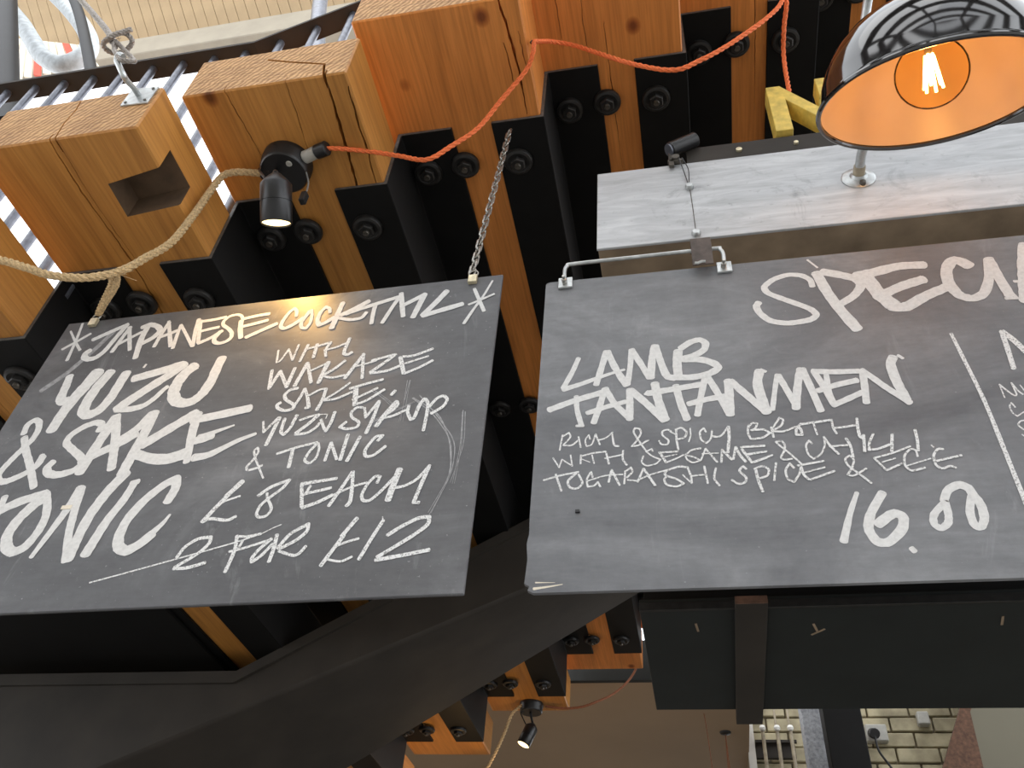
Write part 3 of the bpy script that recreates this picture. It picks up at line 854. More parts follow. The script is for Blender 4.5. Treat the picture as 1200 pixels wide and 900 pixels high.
 [95,117,5697,4995,5611,5228,5612,5439,5686,5463,5760,5342,5777,5131,5712,4941]],
'r8': [[51,64,6192,2086,6225,2570,6273,3275,6283,3591,6284,4471,6286,5037,6289,5565]],
'r9': [[73,71,6872,2117,6846,2504,6813,2883],
 [94,86,6875,2127,6965,2290,7086,2636],
 [17,17,6548,3153,6545,3403],
 [27,22,6548,3153,6610,3277,6673,3381,6712,3372,6706,3244,6705,3137],
 [22,25,6709,3148,6747,3302,6785,3367],
 [18,18,6802,3190,6824,3309],
 [22,21,6623,3587,6603,3499,6558,3555,6558,3678,6602,3743,6714,3672],
 [22,22,6670,3819,6611,3829,6560,3894,6618,3993],
 [18,18,6567,4057,6588,4092]],
}

CHALK['r10'] = CHALK['r9'][2:]; CHALK['r9'] = CHALK['r9'][:2]
def dense(p):
    """round off gentle corners, keep sharp ones"""
    if len(p) < 3: return p
    out = [p[0]]
    for i in range(1, len(p)-1):
        a, c, d = p[i-1], p[i], p[i+1]
        u = (c-a); v = (d-c)
        if u.length < 1e-6 or v.length < 1e-6: continue
        ang = math.degrees(u.angle(v)) if u.length and v.length else 0
        if ang > 82: out.append(c)
        else:
            e0 = c-u*.36; e1 = c+v*.36
            for k in range(5):
                t = k/4; out.append(e0*(1-t)**2+c*2*t*(1-t)+e1*t*t)
    out.append(p[-1]); return out
def ribbon(bm, p, w0, w1, h, to3):
    p = dense(p); L = [0]
    for a, c in zip(p, p[1:]): L.append(L[-1]+(c-a).length)
    # subdivide for a slightly uneven edge
    q = []
    for i in range(len(p)-1):
        n = max(1, int((L[i+1]-L[i])/.006))
        for k in range(n): q.append(p[i].lerp(p[i+1], k/n))
    q.append(p[-1]); n = len(q); Lt = 0; s = [0]
    for a, c in zip(q, q[1:]): s.append(s[-1]+(c-a).length)
    prev = None
    def nrm(i):
        d = q[min(i+1, n-1)]-q[max(i-1, 0)]
        if d.length < 1e-9: d = Vector((1, 0))
        d.normalize(); return Vector((-d.y, d.x))
    h0 = h
    for i in range(n):
        t = s[i]/max(s[-1], 1e-9); h = h0+.00025*t; w = (w0+(w1-w0)*t)/2*R_.uniform(.92, 1.06); nn = nrm(i)
        sharp = False
        if 0 < i < n-1:
            u = q[i]-q[i-1]; v = q[i+1]-q[i]
            if u.length > 1e-7 and v.length > 1e-7 and u.angle(v) > 1.2: sharp = True
        if sharp:
            u = (q[i]-q[i-1]).normalized(); nu = Vector((-u.y, u.x)); cur = (bm.verts.new(to3(q[i]+nu*w, h)), bm.verts.new(to3(q[i]-nu*w, h)))
            if prev: bm.faces.new((prev[0], cur[0], cur[1], prev[1]))
            ring = [bm.verts.new(to3(q[i]+Vector((math.cos(a), math.sin(a)))*w, h)) for a in [k*math.pi/5 for k in range(10)]]
            bm.faces.new(ring)
            v = (q[i+1]-q[i]).normalized(); nv = Vector((-v.y, v.x)); prev = (bm.verts.new(to3(q[i]+nv*w, h)), bm.verts.new(to3(q[i]-nv*w, h)))
            continue
        cur = (bm.verts.new(to3(q[i]+nn*w, h)), bm.verts.new(to3(q[i]-nn*w, h)))
        if prev: bm.faces.new((prev[0], cur[0], cur[1], prev[1]))
        prev = cur
    for e, w, sg in ((0, w0, -1), (n-1, w1, 1)):   # blunt rounded pen ends
        nn = nrm(e); d = Vector((nn.y, -nn.x))*sg
        pts = [q[e]+nn*w*.48*math.cos(a)+d*w*.26*math.sin(a) for a in [k*math.pi/5 for k in range(6)]]
        bm.faces.new([bm.verts.new(to3(v, h)) for v in pts])
def writing(board, key, name, label, mat, to3):
    b = BM(); h = .0004
    for s in CHALK[key]:
        p = [Vector((s[i]/1e4, s[i+1]/1e4)) for i in range(2, len(s), 2)]
        ribbon(b, p, s[0]/1e4, s[1]/1e4, h, to3); h += .000012
    # normals out of the board
    me = bpy.data.meshes.new(name); b.to_mesh(me); b.free()
    o = finish(name, me, mat, board); o['label'] = label; return o
TH = .006
# left board, hung on rope and chain, tilted very slightly
oL = Vector((-1.173797, .97, 1.178744)); ML = ((.99994, .00705, -.0085), (-.0068, .99955, .02905), (.0087, -.02899, .99954))
aX, aY, aZ = [Vector((ML[0][i], ML[1][i], ML[2][i])) for i in range(3)]
def toL(p, h): return oL+aX*p.x-aZ*p.y-aY*h
lb = thing('chalkboard', 'left chalkboard advertising a yuzu and sake cocktail, hung from rope and chain', 'chalkboard', oL+aX*.44-aZ*.6485)
b = BM(); obox(b, oL+aX*.441-aZ*.3243+aY*TH/2, aX, aY, aZ, .441, TH/2, .3243, .0012); obj('panel', b, M_board, lb)
for key, txt, m in (('l1', 'heading reading JAPANESE COCKTAIL between two asterisks', M_pen), ('l2', 'thick chalk word YUZU', M_pen), ('l3', 'thick chalk words & SAKE', M_pen), ('l4', 'thick chalk word TONIC', M_pen),
                    ('l5', 'thin chalk word WITH', M_chalk), ('l6', 'thin chalk word WAKAZE', M_chalk), ('l7', 'thin chalk word SAKE', M_chalk), ('l8', 'thin chalk words YUZU SYRUP', M_chalk), ('l9', 'thin chalk words & TONIC', M_chalk),
                    ('l10', 'chalk price line £8 EACH', M_chalk), ('l11', 'chalk price line 2 FOR £12', M_chalk), ('scratch', 'fine pale scratch across the lower half', M_chalk)):
    writing(lb, key, 'chalk_writing' if key != 'scratch' else 'scratch', txt, m, toL)
def smear(board, to3, name, strokes, mat, h=.0002):
    b = BM()
    for w, pts in strokes:
        P = [Vector(p) for p in pts]
        for k in range(3): ribbon(b, [p+Vector((R_.uniform(-.4, .4)*w, R_.uniform(-.2, .2)*w)) for p in P], w*.12, w*.05, h+k*.00002, to3)
    me = bpy.data.meshes.new(name); b.to_mesh(me); b.free(); o = finish(name, me, mat, board); o['label'] = 'faint wiped chalk arc'; return o
smear(lb, toL, 'chalk_smear', [(.018, [(.765, .29), (.805, .33), (.835, .39), (.84, .45), (.82, .52)]), (.012, [(.845, .33), (.853, .40), (.845, .47)]), (.012, [(.69, .27), (.735, .31)]), (.012, [(.70, .335), (.765, .30)]), (.01, [(.745, .25), (.748, .34)])], M_smear)
b = BM(); ribbon(b, [Vector((.118, .04)), Vector((.098, .09)), Vector((.068, .15)), Vector((.035, .19))], .011, .012, .00015, toL)
me = bpy.data.meshes.new('old_mark'); b.to_mesh(me); b.free(); om = finish('old_mark', me, M_smear, lb); om['label'] = 'greyed older brush mark by the asterisk'
b = BM(); obox(b, toL(Vector((.2225, .4655)), .0012), aX, aY, aZ, .0085, .0006, .0035); obj('tape_scrap', b, M_cloth, lb)
def clip(board, c, ax, az, ay, name='hanging_clip'):
    b = BM(); c = Vector(c); obox(b, c-ay*.004-az*.006, ax, ay, az, .008, .004, .010, .001)
    obj(name, b, M_brass, board)
cl1 = toL(Vector((.062, .004)), 0); cl2 = toL(Vector((.828, .004)), 0)
clip(lb, cl1, aX, aZ, aY); clip(lb, cl2, aX, aZ, aY)
for c in (cl1, cl2):
    b = BM(); tube(b, [c-aY*.004+aZ*.010+(aX*math.cos(a)+aZ*math.sin(a))*.0085 for a in [k*math.pi/8 for k in range(16)]], .0014, 8, closed=True); obj('ring', b, M_chain, lb)

# right board
oR = Vector((-.2165, .985, 1.1755975))
def toR(p, h): return oR+Vector((p.x, -h, -p.y))
BWR, BHR = 1.18, .617
rb = thing('chalkboard', 'right chalkboard offering lamb tantanmen at 16.00, hung under the grey hood', 'chalkboard', oR+Vector((.59, 0, -BHR)))
b = BM(); c = [(0, .006), (.002, .002), (.007, 0), (BWR, 0), (BWR, BHR), (.012, BHR), (.004, BHR-.004), (.006, BHR-.010), (-.001, BHR-.014), (.001, BHR-.05), (-.0015, BHR-.075), (.001, BHR-.09), (0, BHR-.12)]
prism(b, [(oR.x+u, oR.z-v) for u, v in c], oR.y, oR.y+TH, 'y', 0); obj('panel', b, M_board2, rb)
for key, txt, m in (('r1', 'thick heading of the specials board', M_pen), ('r2', 'thick chalk word LAMB', M_pen), ('r3', 'thick chalk word TANTANMEN', M_pen), ('r4', 'thin chalk words RICH & SPICY BROTH', M_chalk), ('r5', 'thin chalk words WITH SESAME & CHILLI', M_chalk),
                    ('r6', 'thin chalk words TOGARASHI SPICE & EGG', M_chalk), ('r7', 'thick chalk price 16.00', M_pen), ('r8', 'sloping chalk divider line', M_chalk), ('r9', 'thick first stroke of the next dish, cut off by the frame', M_chalk), ('r10', 'thin words of the next dish, cut off by the frame', M_chalk)):
    writing(rb, key, 'chalk_writing' if key != 'r8' else 'divider_line', txt, m, toR)
b = BM(); ribbon(b, [Vector((.012, .611)), Vector((.03, .609)), Vector((.05, .606))], .004, .001, .0003, toR); ribbon(b, [Vector((.014, .602)), Vector((.04, .603))], .002, .0005, .0003, toR)
me = bpy.data.meshes.new('chipped_corner'); b.to_mesh(me); b.free(); finish('chipped_corner', me, M_cloth, rb)
b = BM(); obox(b, toR(Vector((.0673, .494)), .0015), Vector((1, 0, 0)), Vector((0, 1, 0)), Vector((0, 0, 1)), .003, .002, .002); obj('splinter', b, M_plast, rb)
# bent rod hanger with two clamp plates
hg = thing('board_hanger', 'bent steel rod and strap holding up the specials board', 'hanger', (-.04, .975, 1.17))
rz = 1.2085
b = BM(); tube(b, smooth_path([(-.182, .976, 1.172), (-.182, .975, rz-.016), (-.178, .975, rz-.004), (-.166, .975, rz), (-.05, .975, rz+.001), (.078, .975, rz+.002), (.089, .975, rz-.002), (.093, .975, rz-.014), (.093, .976, 1.174)], 5), .0036, 10); obj('rod', b, M_zinc, hg, smooth=True)
for xx in (-.181, .0925):
    b = BM(); box(b, xx-.0125, xx+.0125, .9795, .9845, 1.153, 1.179, .0008); pl = obj('clamp_plate', b, M_zinc, hg)
    b = BM(); cyl(b, (xx-.001, .980, 1.164), (xx-.001, .969, 1.164), .0048, 6, .001); cyl(b, (xx-.001, .970, 1.164), (xx-.001, .963, 1.164), .0026, 10); obj('screw', b, M_chain, pl)
b = BM(); box(b, .0400, .0752, .9665, .9695, 1.162, 1.234, .0008); box(b, .0400, .0752, .9695, 1.0, 1.2315, 1.234); obj('strap', b, M_strap, hg)
b = BM(); tube(b, [(.044, .9655, 1.1655), (.049, .965, 1.164), (.055, .965, 1.167), (.062, .9655, 1.167)], .0025, 8); obj('weld_bead', b, M_zinc, hg)

# ---------------------------------------------------------------- grey hood, angle bar, letter, fittings
hd = thing('extractor_hood', 'pale grey painted steel hood box above the specials board', 'hood', (.6, 1.2, 1.276))
b = BM(); box(b, -.1285, 1.5, 1.0, 1.006, 1.276, 1.520, .001); obj('front_panel', b, M_hood, hd)
b = BM(); box(b, -.1265, 1.5, 1.006, 1.42, 1.280, 1.518, .001); obj('body', b, M_under, hd)
for xx, zz in ((.051, 1.435), (.0535, 1.288)):
    b = BM(); lathe(b, [(0, .009), (.006, .0085), (.0085, .005), (.0085, 0), (0, 0)], (xx, 1.0, zz), (0, -1, 0), 14); obj('screw', b, M_zinc, hd, smooth=True)
b = BM(); tube(b, [(.0515, .9988, 1.43), (.053, .9988, 1.36), (.0535, .9988, 1.29)], .0007, 5); obj('scribed_line', b, M_stud, hd)
ab = thing('angle_bar', 'black steel angle bar along the top of the grey hood', 'bar', (.5, 1.01, 1.522))
b = BM(); prism(b, [(1.004, 1.521), (1.004, 1.578), (1.011, 1.578), (1.011, 1.528), (1.06, 1.528), (1.06, 1.521)], .052, 1.5, 'x', .0005); obj('flange', b, M_black2, ab)
for xx, r_ in ((.156, .006), (.266, .0045), (.40, .0045)):
    b = BM(); lathe(b, [(0, .006), (r_, .005), (r_, 0), (0, 0)], (xx, 1.004, 1.548), (0, -1, 0), 12); obj('rivet', b, M_brass, ab, smooth=True)
b = BM(); prism(b, [(.233, 1.588), (.233, 1.762), (.262, 1.762), (.335, 1.648), (.335, 1.772), (.370, 1.772), (.370, 1.588), (.342, 1.588), (.267, 1.705), (.267, 1.588)], .995, 1.035, 'y', .001)
for v in b.verts: v.co.x += .0
L_ = obj('sign_letter', b, M_gold); tag(L_, 'gold painted solid letter N standing on the hood behind the lamp', 'letter')
mc = thing('mini_camera', 'small black cylindrical sensor clamped above the hood corner', 'sensor', (.04, 1.0, 1.52))
b = BM(); cyl(b, (.020, .985, 1.552), (.073, .992, 1.590), .0155, 20, .0015); obj('barrel', b, M_plast, mc, smooth=True)
b = BM(); cyl(b, (.017, .9846, 1.550), (.021, .9851, 1.5528), .013, 20); obj('lens_cap', b, M_rod, mc)
b = BM(); box(b, .016, .026, .99, .998, 1.505, 1.556, .001); cyl(b, (.03, .985, 1.528), (.03, 1.0, 1.528), .008, 14); box(b, .014, .045, .99, 1.0, 1.519, 1.526, .001); obj('mount', b, M_stud, mc)
b = BM(); tube(b, smooth_path([(.036, .987, 1.522), (.042, .992, 1.49), (.047, .996, 1.46), (.050, .997, 1.437)], 5), .0011, 6); tube(b, smooth_path([(.042, .987, 1.522), (.052, .992, 1.49), (.052, .996, 1.46), (.050, .997, 1.437)], 5), .0011, 6); obj('wire', b, M_plast, mc)

# ---------------------------------------------------------------- enamel lamp on a swan neck
LC = Vector((.422, .773, 1.269)); LN = Vector((-.002, .538, -.843)).normalized()     # rim centre, direction the mouth faces
lamp = thing('wall_lamp', 'black enamel dome lamp with amber bulb on a galvanised swan neck', 'lamp', (.355, 1.0, 1.401))
prof = [(.1715, 0), (.172, .003), (.170, .008), (.166, .030), (.157, .060), (.142, .090), (.120, .116), (.092, .134), (.062, .145), (.042, .152), (.036, .160), (.034, .185), (.031, .200), (.018, .206), (0, .206)]
b = BM(); lathe(b, prof, LC, -LN, 72); tube(b, [LC+(frame_of(LN)[0]*math.cos(a)+frame_of(LN)[1]*math.sin(a))*.1705 for a in [k*math.pi/48 for k in range(96)]], .0042, 8, closed=True); obj('shade', b, M_enamel, lamp, smooth=True)
inn = [(.1672, .0035), (.163, .030), (.153, .058), (.138, .087), (.116, .112), (.088, .130), (.05, .141), (.03, .143)]
b = BM(); lathe(b, inn, LC, -LN, 72); obj('shade_lining', b, M_encap, lamp, smooth=True)
b = BM(); cyl(b, LC-LN*.145, LC-LN*.095, .02, 24, .002); obj('bulb_holder', b, M_plast, lamp)
BC = LC-LN*.042
b = BM(); pr_ = [(0, .054)]
for k in range(1, 13):
    a = k/12*2.62; pr_.append((.054*math.sin(a), .054*math.cos(a)))
pr_ += [(.019, -.058), (.0155, -.070)]
lathe(b, pr_, BC, LN, 40); obj('bulb', b, M_amber, lamp, smooth=True)
a_, b_, _ = frame_of(LN)
for k in range(6):
    th = k*math.pi/3; e = a_*math.cos(th)+b_*math.sin(th)
    b = BM(); cyl(b, BC-LN*.030+e*.006, BC+LN*.026+e*.014, .0022, 6); obj('filament', b, M_fil, lamp)
b = BM(); cyl(b, BC-LN*.05, BC-LN*.028, .006, 10); obj('bulb_stem', b, M_gland, lamp)
pl = bpy.data.lights.new('bulb_light', 'POINT'); pl.energy = .20; pl.color = (1, .40, .10); pl.shadow_soft_size = .03
po = bpy.data.objects.new('bulb_light', pl); col.objects.link(po); po.location = BC+Vector((0, 0, EYE))
fc = Vector((.3555, 1.0, 1.402))
b = BM(); lathe(b, [(0, .004), (.0125, .012), (.016, .006), (.027, .0045), (.0300, .002), (.0300, 0), (0, 0)], fc, (0, -1, 0), 40); obj('flange', b, M_zinc, lamp, smooth=True)
b = BM(); lathe(b, [(0, .009), (.005, .008), (.006, .003), (.006, 0), (0, 0)], fc+Vector((.003, -.002, -.023)), (0, -1, 0), 12); obj('screw', b, M_stud, lamp, smooth=True)
top = LC-LN*.200
b = BM(); tube(b, smooth_path([fc+Vector((0, -.004, 0)), (.356, .955, 1.402), (.362, .915, 1.412), (.372, .90, 1.46), (.385, .885, 1.56), (.40, .83, 1.66), (.415, .745, 1.68), (.422, .70, 1.60), top-LN*.06, top+LN*.004], 6), .0085, 16); obj('swan_neck', b, M_zinc, lamp, smooth=True)
b = BM(); cyl(b, (.3555, .995, 1.402), (.3555, .972, 1.402), .0105, 20, .001); obj('collar', b, M_pipe, lamp, smooth=True)

# ---------------------------------------------------------------- spotlights
def spotlight(lab, base_c, head_c, n, r, L, arm, energy):
    s = thing('spotlight', lab, 'spotlight', base_c)
    base_c = Vector(base_c); head_c = Vector(head_c); n = Vector(n).normalized(); k = r/.031
    b = BM(); lathe(b, [(0, 0), (.056*k, 0), (.056*k, -.016*k), (.053*k, -.020*k), (.053*k, -.038*k), (.049*k, -.043*k), (0, -.043*k)], base_c, (0, 0, 1), 36); obj('base', b, M_plast, s, smooth=True)
    b = BM(); lathe(b, [(r*.88, .003), (r*.93, -.001), (r, .002), (r, L*.52), (r*.97, L*.525), (r*.97, L*.54), (r, L*.545), (r, L), (r*.8, L+.008), (r*.45, L+.018), (r*.3, L+.022), (0, L+.024)], head_c, -n, 32); hd_ = obj('lamp_head', b, M_plast, s, smooth=True)
    b = BM(); lathe(b, [(0, .0025), (r*.9, .0025)], head_c, -n, 32); obj('lens', b, M_lens, hd_)
    q = head_c-n*(L+.018)
    b = BM(); tube(b, smooth_path([q, q+Vector((-.004*k, 0, .012*k)), base_c+Vector((arm*.6, -.01*k, -.05*k)), base_c+Vector((arm*.4, 0, -.04*k))], 6), .0055*k, 12); obj('swivel_arm', b, M_plast, s, smooth=True)
    b = BM(); tube(b, smooth_path([head_c-n*L*.9+Vector((-r*.5, 0, .01)), head_c-n*L+Vector((-r*1.1, -.005, .03*k)), base_c+Vector((-.045*k, -.02*k, -.05*k)), base_c+Vector((-.03*k, -.01*k, -.042*k))], 6), .0028*k, 8); obj('lead', b, M_plast, s, smooth=True)
    ld = bpy.data.lights.new('spot_beam', 'SPOT'); ld.energy = energy; ld.color = (1, .55, .14); ld.spot_size = math.radians(135); ld.spot_blend = 1; ld.shadow_soft_size = r*.6
    lo = bpy.data.objects.new('spot_beam', ld); col.objects.link(lo); lo.location = head_c+n*.004+Vector((0, 0, EYE)); lo.rotation_euler = n.to_track_quat('-Z', 'Y').to_euler()
    return s
s1 = spotlight('black spotlight on the tread above the cocktail board', (-.797, .922, 1.592), (-.742, .897, 1.330), (-.02, .60, -.80), .0305, .078, -.02, 8.5)
b = BM(); cyl(b, (-.748, .905, 1.574), (-.716, .895, 1.573), .014, 18, .002); obj('gland_spout', b, M_gland, s1, smooth=True)
b = BM(); cyl(b, (-.718, .896, 1.573), (-.688, .888, 1.572), .016, 12, .003); obj('cable_gland', b, M_plast, s1, smooth=True)
b = BM(); cyl(b, (-.86, .93, 1.575), (-.842, .928, 1.576), .014, 12, .002); obj('side_gland', b, M_plast, s1, smooth=True)
b = BM(); lathe(b, [(0, -.002), (.006, -.002), (.007, 0), (0, 0)], (-.775, .90, 1.549), (0, 0, 1), 12); obj('screw', b, M_gland, s1)
b = BM(); tube(b, smooth_path([(-.745, .925, 1.548), (-.735, .93, 1.52), (-.73, .93, 1.49), (-.728, .928, 1.455)], 5), .0018, 6); obj('bail_wire', b, M_zinc, s1)
b = BM(); box(b, -.735, -.722, .92, .936, 1.44, 1.47, .002); obj('swivel_knob', b, M_plast, s1)
s2 = spotlight('small black spotlight under the far end of the treads', (-.765, 3.80, 1.592), (-.788, 3.78, 1.400), (-.35, -.15, -.92), .030, .085, .0, 1.0)
pd = thing('pendant_lamp', 'bare bulb pendant under the far tread ends, just below the picture', 'lamp', (-1.0, 3.75, .98))
b = BM(); cyl(b, (-1.0, 3.75, 1.10), (-1.0, 3.75, 1.045), .018, 16, .002); obj('lamp_holder', b, M_plast, pd)
b = BM(); lathe(b, [(0, -.07), (.02, -.066), (.03, -.045), (.026, -.02), (.014, 0)], (-1.0, 3.75, 1.045), (0, 0, 1), 20); obj('bulb', b, M_lens, pd, smooth=True)
ld = bpy.data.lights.new('pendant_light', 'POINT'); ld.energy = 2.5; ld.color = (1, .6, .25); ld.shadow_soft_size = .03
lo = bpy.data.objects.new('pendant_light', ld); col.objects.link(lo); lo.location = (-1.0, 3.69, 1.0+EYE)

# ---------------------------------------------------------------- cables, rope, chain
b = BM(); rope(b, [(-.692, .889, 1.5725), (-.66, .90, 1.580), (-.60, .925, 1.593), (-.54, .93, 1.572), (-.477, .93, 1.544), (-.43, .93, 1.583), (-.377, .93, 1.643), (-.33, .91, 1.705), (-.27, .875, 1.758), (-.250, .845, 1.772), (-.246, .830, 1.79), (-.240, .835, 1.80), (-.218, .88, 1.885), (-.170, .90, 1.892), (-.119, .90, 1.841), (-.04, .90, 1.765), (.042, .90, 1.715), (.10, .90, 1.742), (.152, .90, 1.782), (.215, .90, 1.845), (.252, .90, 1.888), (.285, .90, 1.94), (.31, .90, 2.02)], .0056, 3, .045)
tag(obj('orange_cable', b, M_orange, smooth=True), 'long orange twisted cable looping from the spotlight across the brackets', 'cable')
b = BM(); rope(b, [(.306, .915, 2.02), (.303, .915, 1.97), (.296, .96, 1.95), (.295, 1.02, 1.93), (.293, 1.045, 1.83), (.290, 1.05, 1.72)], .0056, 3, .045)
tag(obj('orange_cable', b, M_orange, smooth=True), 'short orange twisted cable dropping behind the gold letter', 'cable')
b = BM(); tube(b, [(-.2475+.007*math.cos(a), .832, 1.795+.007*math.sin(a)) for a in [k*math.pi/6 for k in range(12)]], .0018, 6, closed=True); tag(obj('cable_tie', b, M_plast), 'small black tie pinning the orange cable to the timber edge', 'cable tie')
b = BM(); rope(b, [(-2.3, .70, 1.16), (-2.0, .715, 1.13), (-1.6, .74, 1.165), (-1.34, .775, 1.182), (-1.285, .785, 1.182), (-1.211, .80, 1.176), (-1.155, .815, 1.162), (-1.110, .83, 1.152), (-1.055, .85, 1.160), (-1.011, .87, 1.195), (-.978, .88, 1.245), (-.952, .89, 1.298), (-.940, .895, 1.39), (-.935, .9, 1.48), (-.925, .9, 1.535), (-.90, .905, 1.552), (-.855, .925, 1.568)], .0085, 3, .036)
rp = obj('sisal_rope', b, M_tan, smooth=True); tag(rp, 'thick tan rope sagging from the left to the spotlight', 'rope')
rv = thing('rope_tail', 'short tan rope tail tying the left chalkboard to the sagging rope', 'rope', (-1.115, .96, 1.18))
b = BM(); rope(b, [(-1.015, .872, 1.190), (-1.035, .90, 1.192), (-1.082, .94, 1.194), (-1.110, .9645, 1.190)], .0068, 3, .026); rope(b, [(-1.022, .870, 1.188), (-1.048, .90, 1.196), (-1.09, .94, 1.198), (-1.112, .963, 1.192)], .0055, 3, .026); obj('strands', b, M_tan, rv, smooth=True)
b = BM()
for k in range(9):
    q = Vector((-1.01+R_.uniform(-.03, .02), .87, 1.19+R_.uniform(-.006, .004))); tube(b, smooth_path([q, q+Vector((R_.uniform(.0, .04), R_.uniform(-.01, .02), R_.uniform(-.012, .004)))], 3), .0006, 4)
obj('frayed_fibres', b, M_tan, rv)
# chain
ch = thing('hanging_chain', 'steel link chain holding the right end of the cocktail board', 'chain', (-.345, .97, 1.19))
p0 = Vector((-.352, .967, 1.196)); p1 = Vector((-.330, 1.004, 1.742)); n = 26; d = (p1-p0).normalized(); st_ = (p1-p0).length/n
def link_bm(c, ax, side, L, w, r):
    b = BM(); pts = []
    for k in range(20):
        a = k/20*2*math.pi; u = math.cos(a)*w; v = math.sin(a)*w
        v += (L-w) if math.sin(a) > 0 else -(L-w); pts.append(c+side*u+ax*v)
    tube(b, pts, r, 7, closed=True); return b
pa = frame_of(d)[0]; pbv = frame_of(d)[1]
la = lbk = None
for k in range(n):
    c = p0+d*st_*(k+.5); q = 0 if k % 2 else 1
    side = (pa*.8+pbv*.6) if q else (pbv*.8-pa*.6)
    if k < 2:
        o = obj('link', link_bm(c, d, side, st_*.72, .0058, .0019), M_chain, ch, smooth=True)
        if k == 0: la = (o, c)
        else: lbk = (o, c)
    else:
        src, c0 = la if q else lbk
        share('link.%03d' % k, src, ch, c-c0)
# hook plate and wire rope
hp = thing('eye_hook_plate', 'galvanised plate with bent hook on the sawn end of the left timber', 'hook', (-1.0, .69, 1.48))
b = BM(); prism(b, [(-1.026, 1.481), (-.966, 1.478), (-.964, 1.540), (-1.026, 1.546)], .686, .690, 'y', .001); obj('plate', b, M_zinc, hp)
b = BM(); tube(b, smooth_path([(-.999, .690, 1.514), (-.999, .672, 1.512), (-.997, .650, 1.500), (-.993, .635, 1.492), (-1.00, .622, 1.505), (-1.008, .615, 1.520), (-1.004, .610, 1.530), (-.994, .612, 1.524)], 6), .0058, 12); obj('hook', b, M_zinc, hp, smooth=True)
for xx, zz in ((-1.017, 1.489), (-.973, 1.531), (-.974, 1.487)):
    b = BM(); cyl(b, (xx, .687, zz), (xx, .684, zz), .003, 10); obj('screw', b, M_stud, hp)
wr = thing('wire_rope', 'galvanised wire rope knotted through the hook, running up out of frame', 'wire rope', (-1.0, .615, 1.52))
b = BM(); rope(b, [(-1.048, .62, 1.600), (-1.10, .62, 1.68), (-1.19, .62, 1.80), (-1.262, .62, 1.893), (-1.40, .62, 2.08), (-1.7, .62, 2.5)], .0072, 3, .03)
rope(b, [(-1.053, .62, 1.605), (-1.035, .615, 1.57), (-1.015, .61, 1.54), (-.995, .612, 1.512), (-.975, .62, 1.515), (-.990, .63, 1.545), (-1.02, .625, 1.58), (-1.05, .615, 1.612)], .0050, 3, .02); obj('loop', b, M_wire, wr, smooth=True)
b = BM(); rope(b, [(-1.065, .615, 1.612), (-1.05, .605, 1.622), (-1.03, .61, 1.627), (-1.022, .625, 1.62), (-1.04, .635, 1.605), (-1.065, .63, 1.60), (-1.068, .61, 1.595), (-1.045, .60, 1.60), (-1.018, .605, 1.632)], .0056, 3, .02); obj('knot', b, M_wire, wr, smooth=True)
b = BM()
for k in range(8):
    q = Vector((-1.05+R_.uniform(-.03, .02), .615, 1.61+R_.uniform(-.01, .03))); tube(b, [q, q+Vector((R_.uniform(-.03, .03), R_.uniform(-.01, .01), R_.uniform(-.01, .03)))], .0006, 4)
obj('loose_fibres', b, M_wire, wr)
# far cables
b = BM(); tube(b, smooth_path([(-.290, 3.91, 1.84), (-.300, 3.90, 1.79), (-.34, 3.88, 1.72), (-.40, 3.84, 1.65), (-.465, 3.8, 1.60), (-.54, 3.8, 1.575), (-.619, 3.8, 1.57), (-.70, 3.8, 1.58)], 6), .0055, 8); tag(obj('brown_cable', b, M_brown, smooth=True), 'thin brown cable hanging between the far tread ends', 'cable')
b = BM(); rope(b, [(-.80, 3.77, 1.575), (-.842, 3.76, 1.531), (-.873, 3.76, 1.437), (-.911, 3.76, 1.344), (-.95, 3.75, 1.25), (-1.0, 3.75, 1.1)], .008, 2, .03); tag(obj('twisted_cable', b, M_tan, smooth=True), 'twisted cable hanging below the far spotlight, lit orange', 'cable')

# ---------------------------------------------------------------- soffit under the right board
sf_ = thing('canopy_panel', 'dark green-grey canopy panel below the specials board', 'panel', (.6, 1.5, .70))
b = BM(); box(b, -.0905, 1.6, 1.302, 1.700, .698, .72, .001); obj('soffit', b, M_dkgrn, sf_)
b = BM(); box(b, -.0905, 1.6, 1.296, 1.302, .6965, .7105, .0005); obj('front_lip', b, M_bolt, sf_)
b = BM(); box(b, -.085, 1.6, 1.33, 1.70, .72, .95, .001); obj('core', b, M_black, sf_)
sp = thing('flat_bar', 'flat steel bar with rusty end running under the canopy panel', 'bar', (.09, 1.5, .68))
b = BM(); box(b, .0615, .111, 1.26, 1.738, .684, .6965, .0008); obj('bar', b, M_black2, sp)
b = BM(); box(b, .0615, .111, 1.2575, 1.260, .684, .6965); obj('rusty_end', b, M_rust, sp)
b = BM()
for (x, y, dx, dy) in ((.0, 1.36, .004, .035), (.19, 1.37, .006, .02), (.195, 1.385, .012, -.012), (.47, 1.36, .004, .03)):
    obox(b, (x, y, .6975), Vector((dx, dy, 0)).normalized(), Vector((-dy, dx, 0)).normalized(), Vector((0, 0, 1)), .014, .0018, .0006)
obj('plaster_drip', b, M_under, sf_)

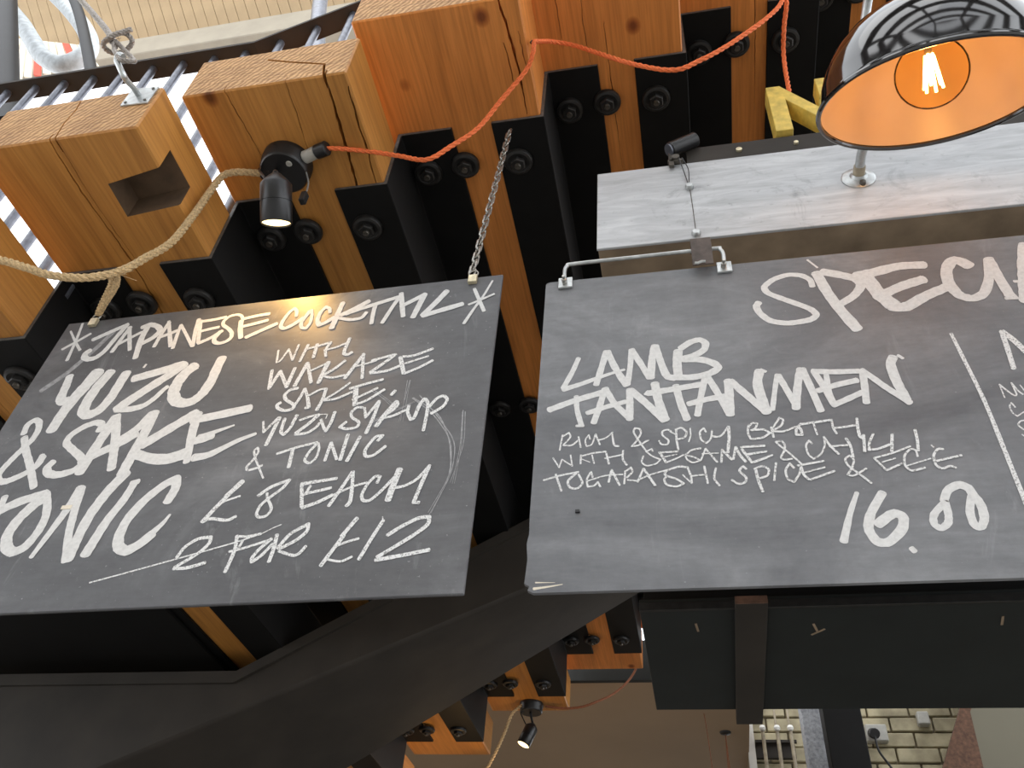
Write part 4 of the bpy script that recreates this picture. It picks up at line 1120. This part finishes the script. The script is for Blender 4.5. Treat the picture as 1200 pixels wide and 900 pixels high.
# ---------------------------------------------------------------- top left odds and ends
hs = thing('rubber_hoses', 'pair of thick black hoses hanging at the upper left edge', 'hoses', (-3.3, 1.6, 3.9))
for dx in (0, -.16):
    b = BM(); tube(b, [(-4.35+dx*1.2, 1.6, 5.97+.03*dx), (-4.06+dx, 1.6, 5.44), (-3.21+dx*.9, 1.6, 3.87), (-2.95+dx*.9, 1.6, 3.4)], .060, 14); obj('hose', b, M_hose, hs, smooth=True)
b = BM(); tube(b, smooth_path([(x*1.13, y*1.13, z*1.13) for x, y, z in ((-3.95, 1.7, 5.6), (-3.767, 1.7, 5.408), (-3.431, 1.7, 5.0), (-3.16, 1.7, 4.628), (-3.048, 1.7, 4.405), (-3.058, 1.7, 4.29), (-3.161, 1.7, 4.264), (-3.345, 1.7, 4.418), (-3.539, 1.7, 4.667), (-3.742, 1.7, 4.935), (-3.96, 1.7, 5.2), (-4.2, 1.7, 5.5))], 8), .057, 14); tag(obj('plastic_tube', b, M_frost, smooth=True), 'frosted plastic tube hanging in a loop beside the hoses', 'tube')
b = BM(); tube(b, smooth_path([(-3.62, 1.62, 5.35), (-3.465, 1.62, 5.139), (-3.187, 1.62, 4.691), (-2.88, 1.62, 4.137), (-2.70, 1.62, 3.80)], 6), .030, 10); tag(obj('black_cable', b, M_hose, smooth=True), 'single black cable crossing the frosted tube loop', 'cable')
aw = thing('striped_awning', 'red and cream striped awning far behind the handrail', 'awning', (-5.7, 3.0, 6.6))
for i in range(12):
    b = BM(); x = -6.75+i*.105
    prism(b, [(x, 8.5-i*.05), (x+.10, 8.45-i*.05), (x+.10+.42, 7.35), (x+.42, 7.40)], 3.0, 3.02, 'y'); obj('stripe', b, M_red if i % 4 == 1 else M_cloth, aw)
b = BM(); tube(b, [(-2.06, 2.0, 5.6), (-2.0, 2.0, 5.25), (-1.93, 2.0, 4.9), (-1.6, 2.0, 3.6)], .045, 12); tag(obj('grey_downpipe', b, M_rod, smooth=True), 'blue-grey downpipe behind the upper bend of the handrail', 'pipe')
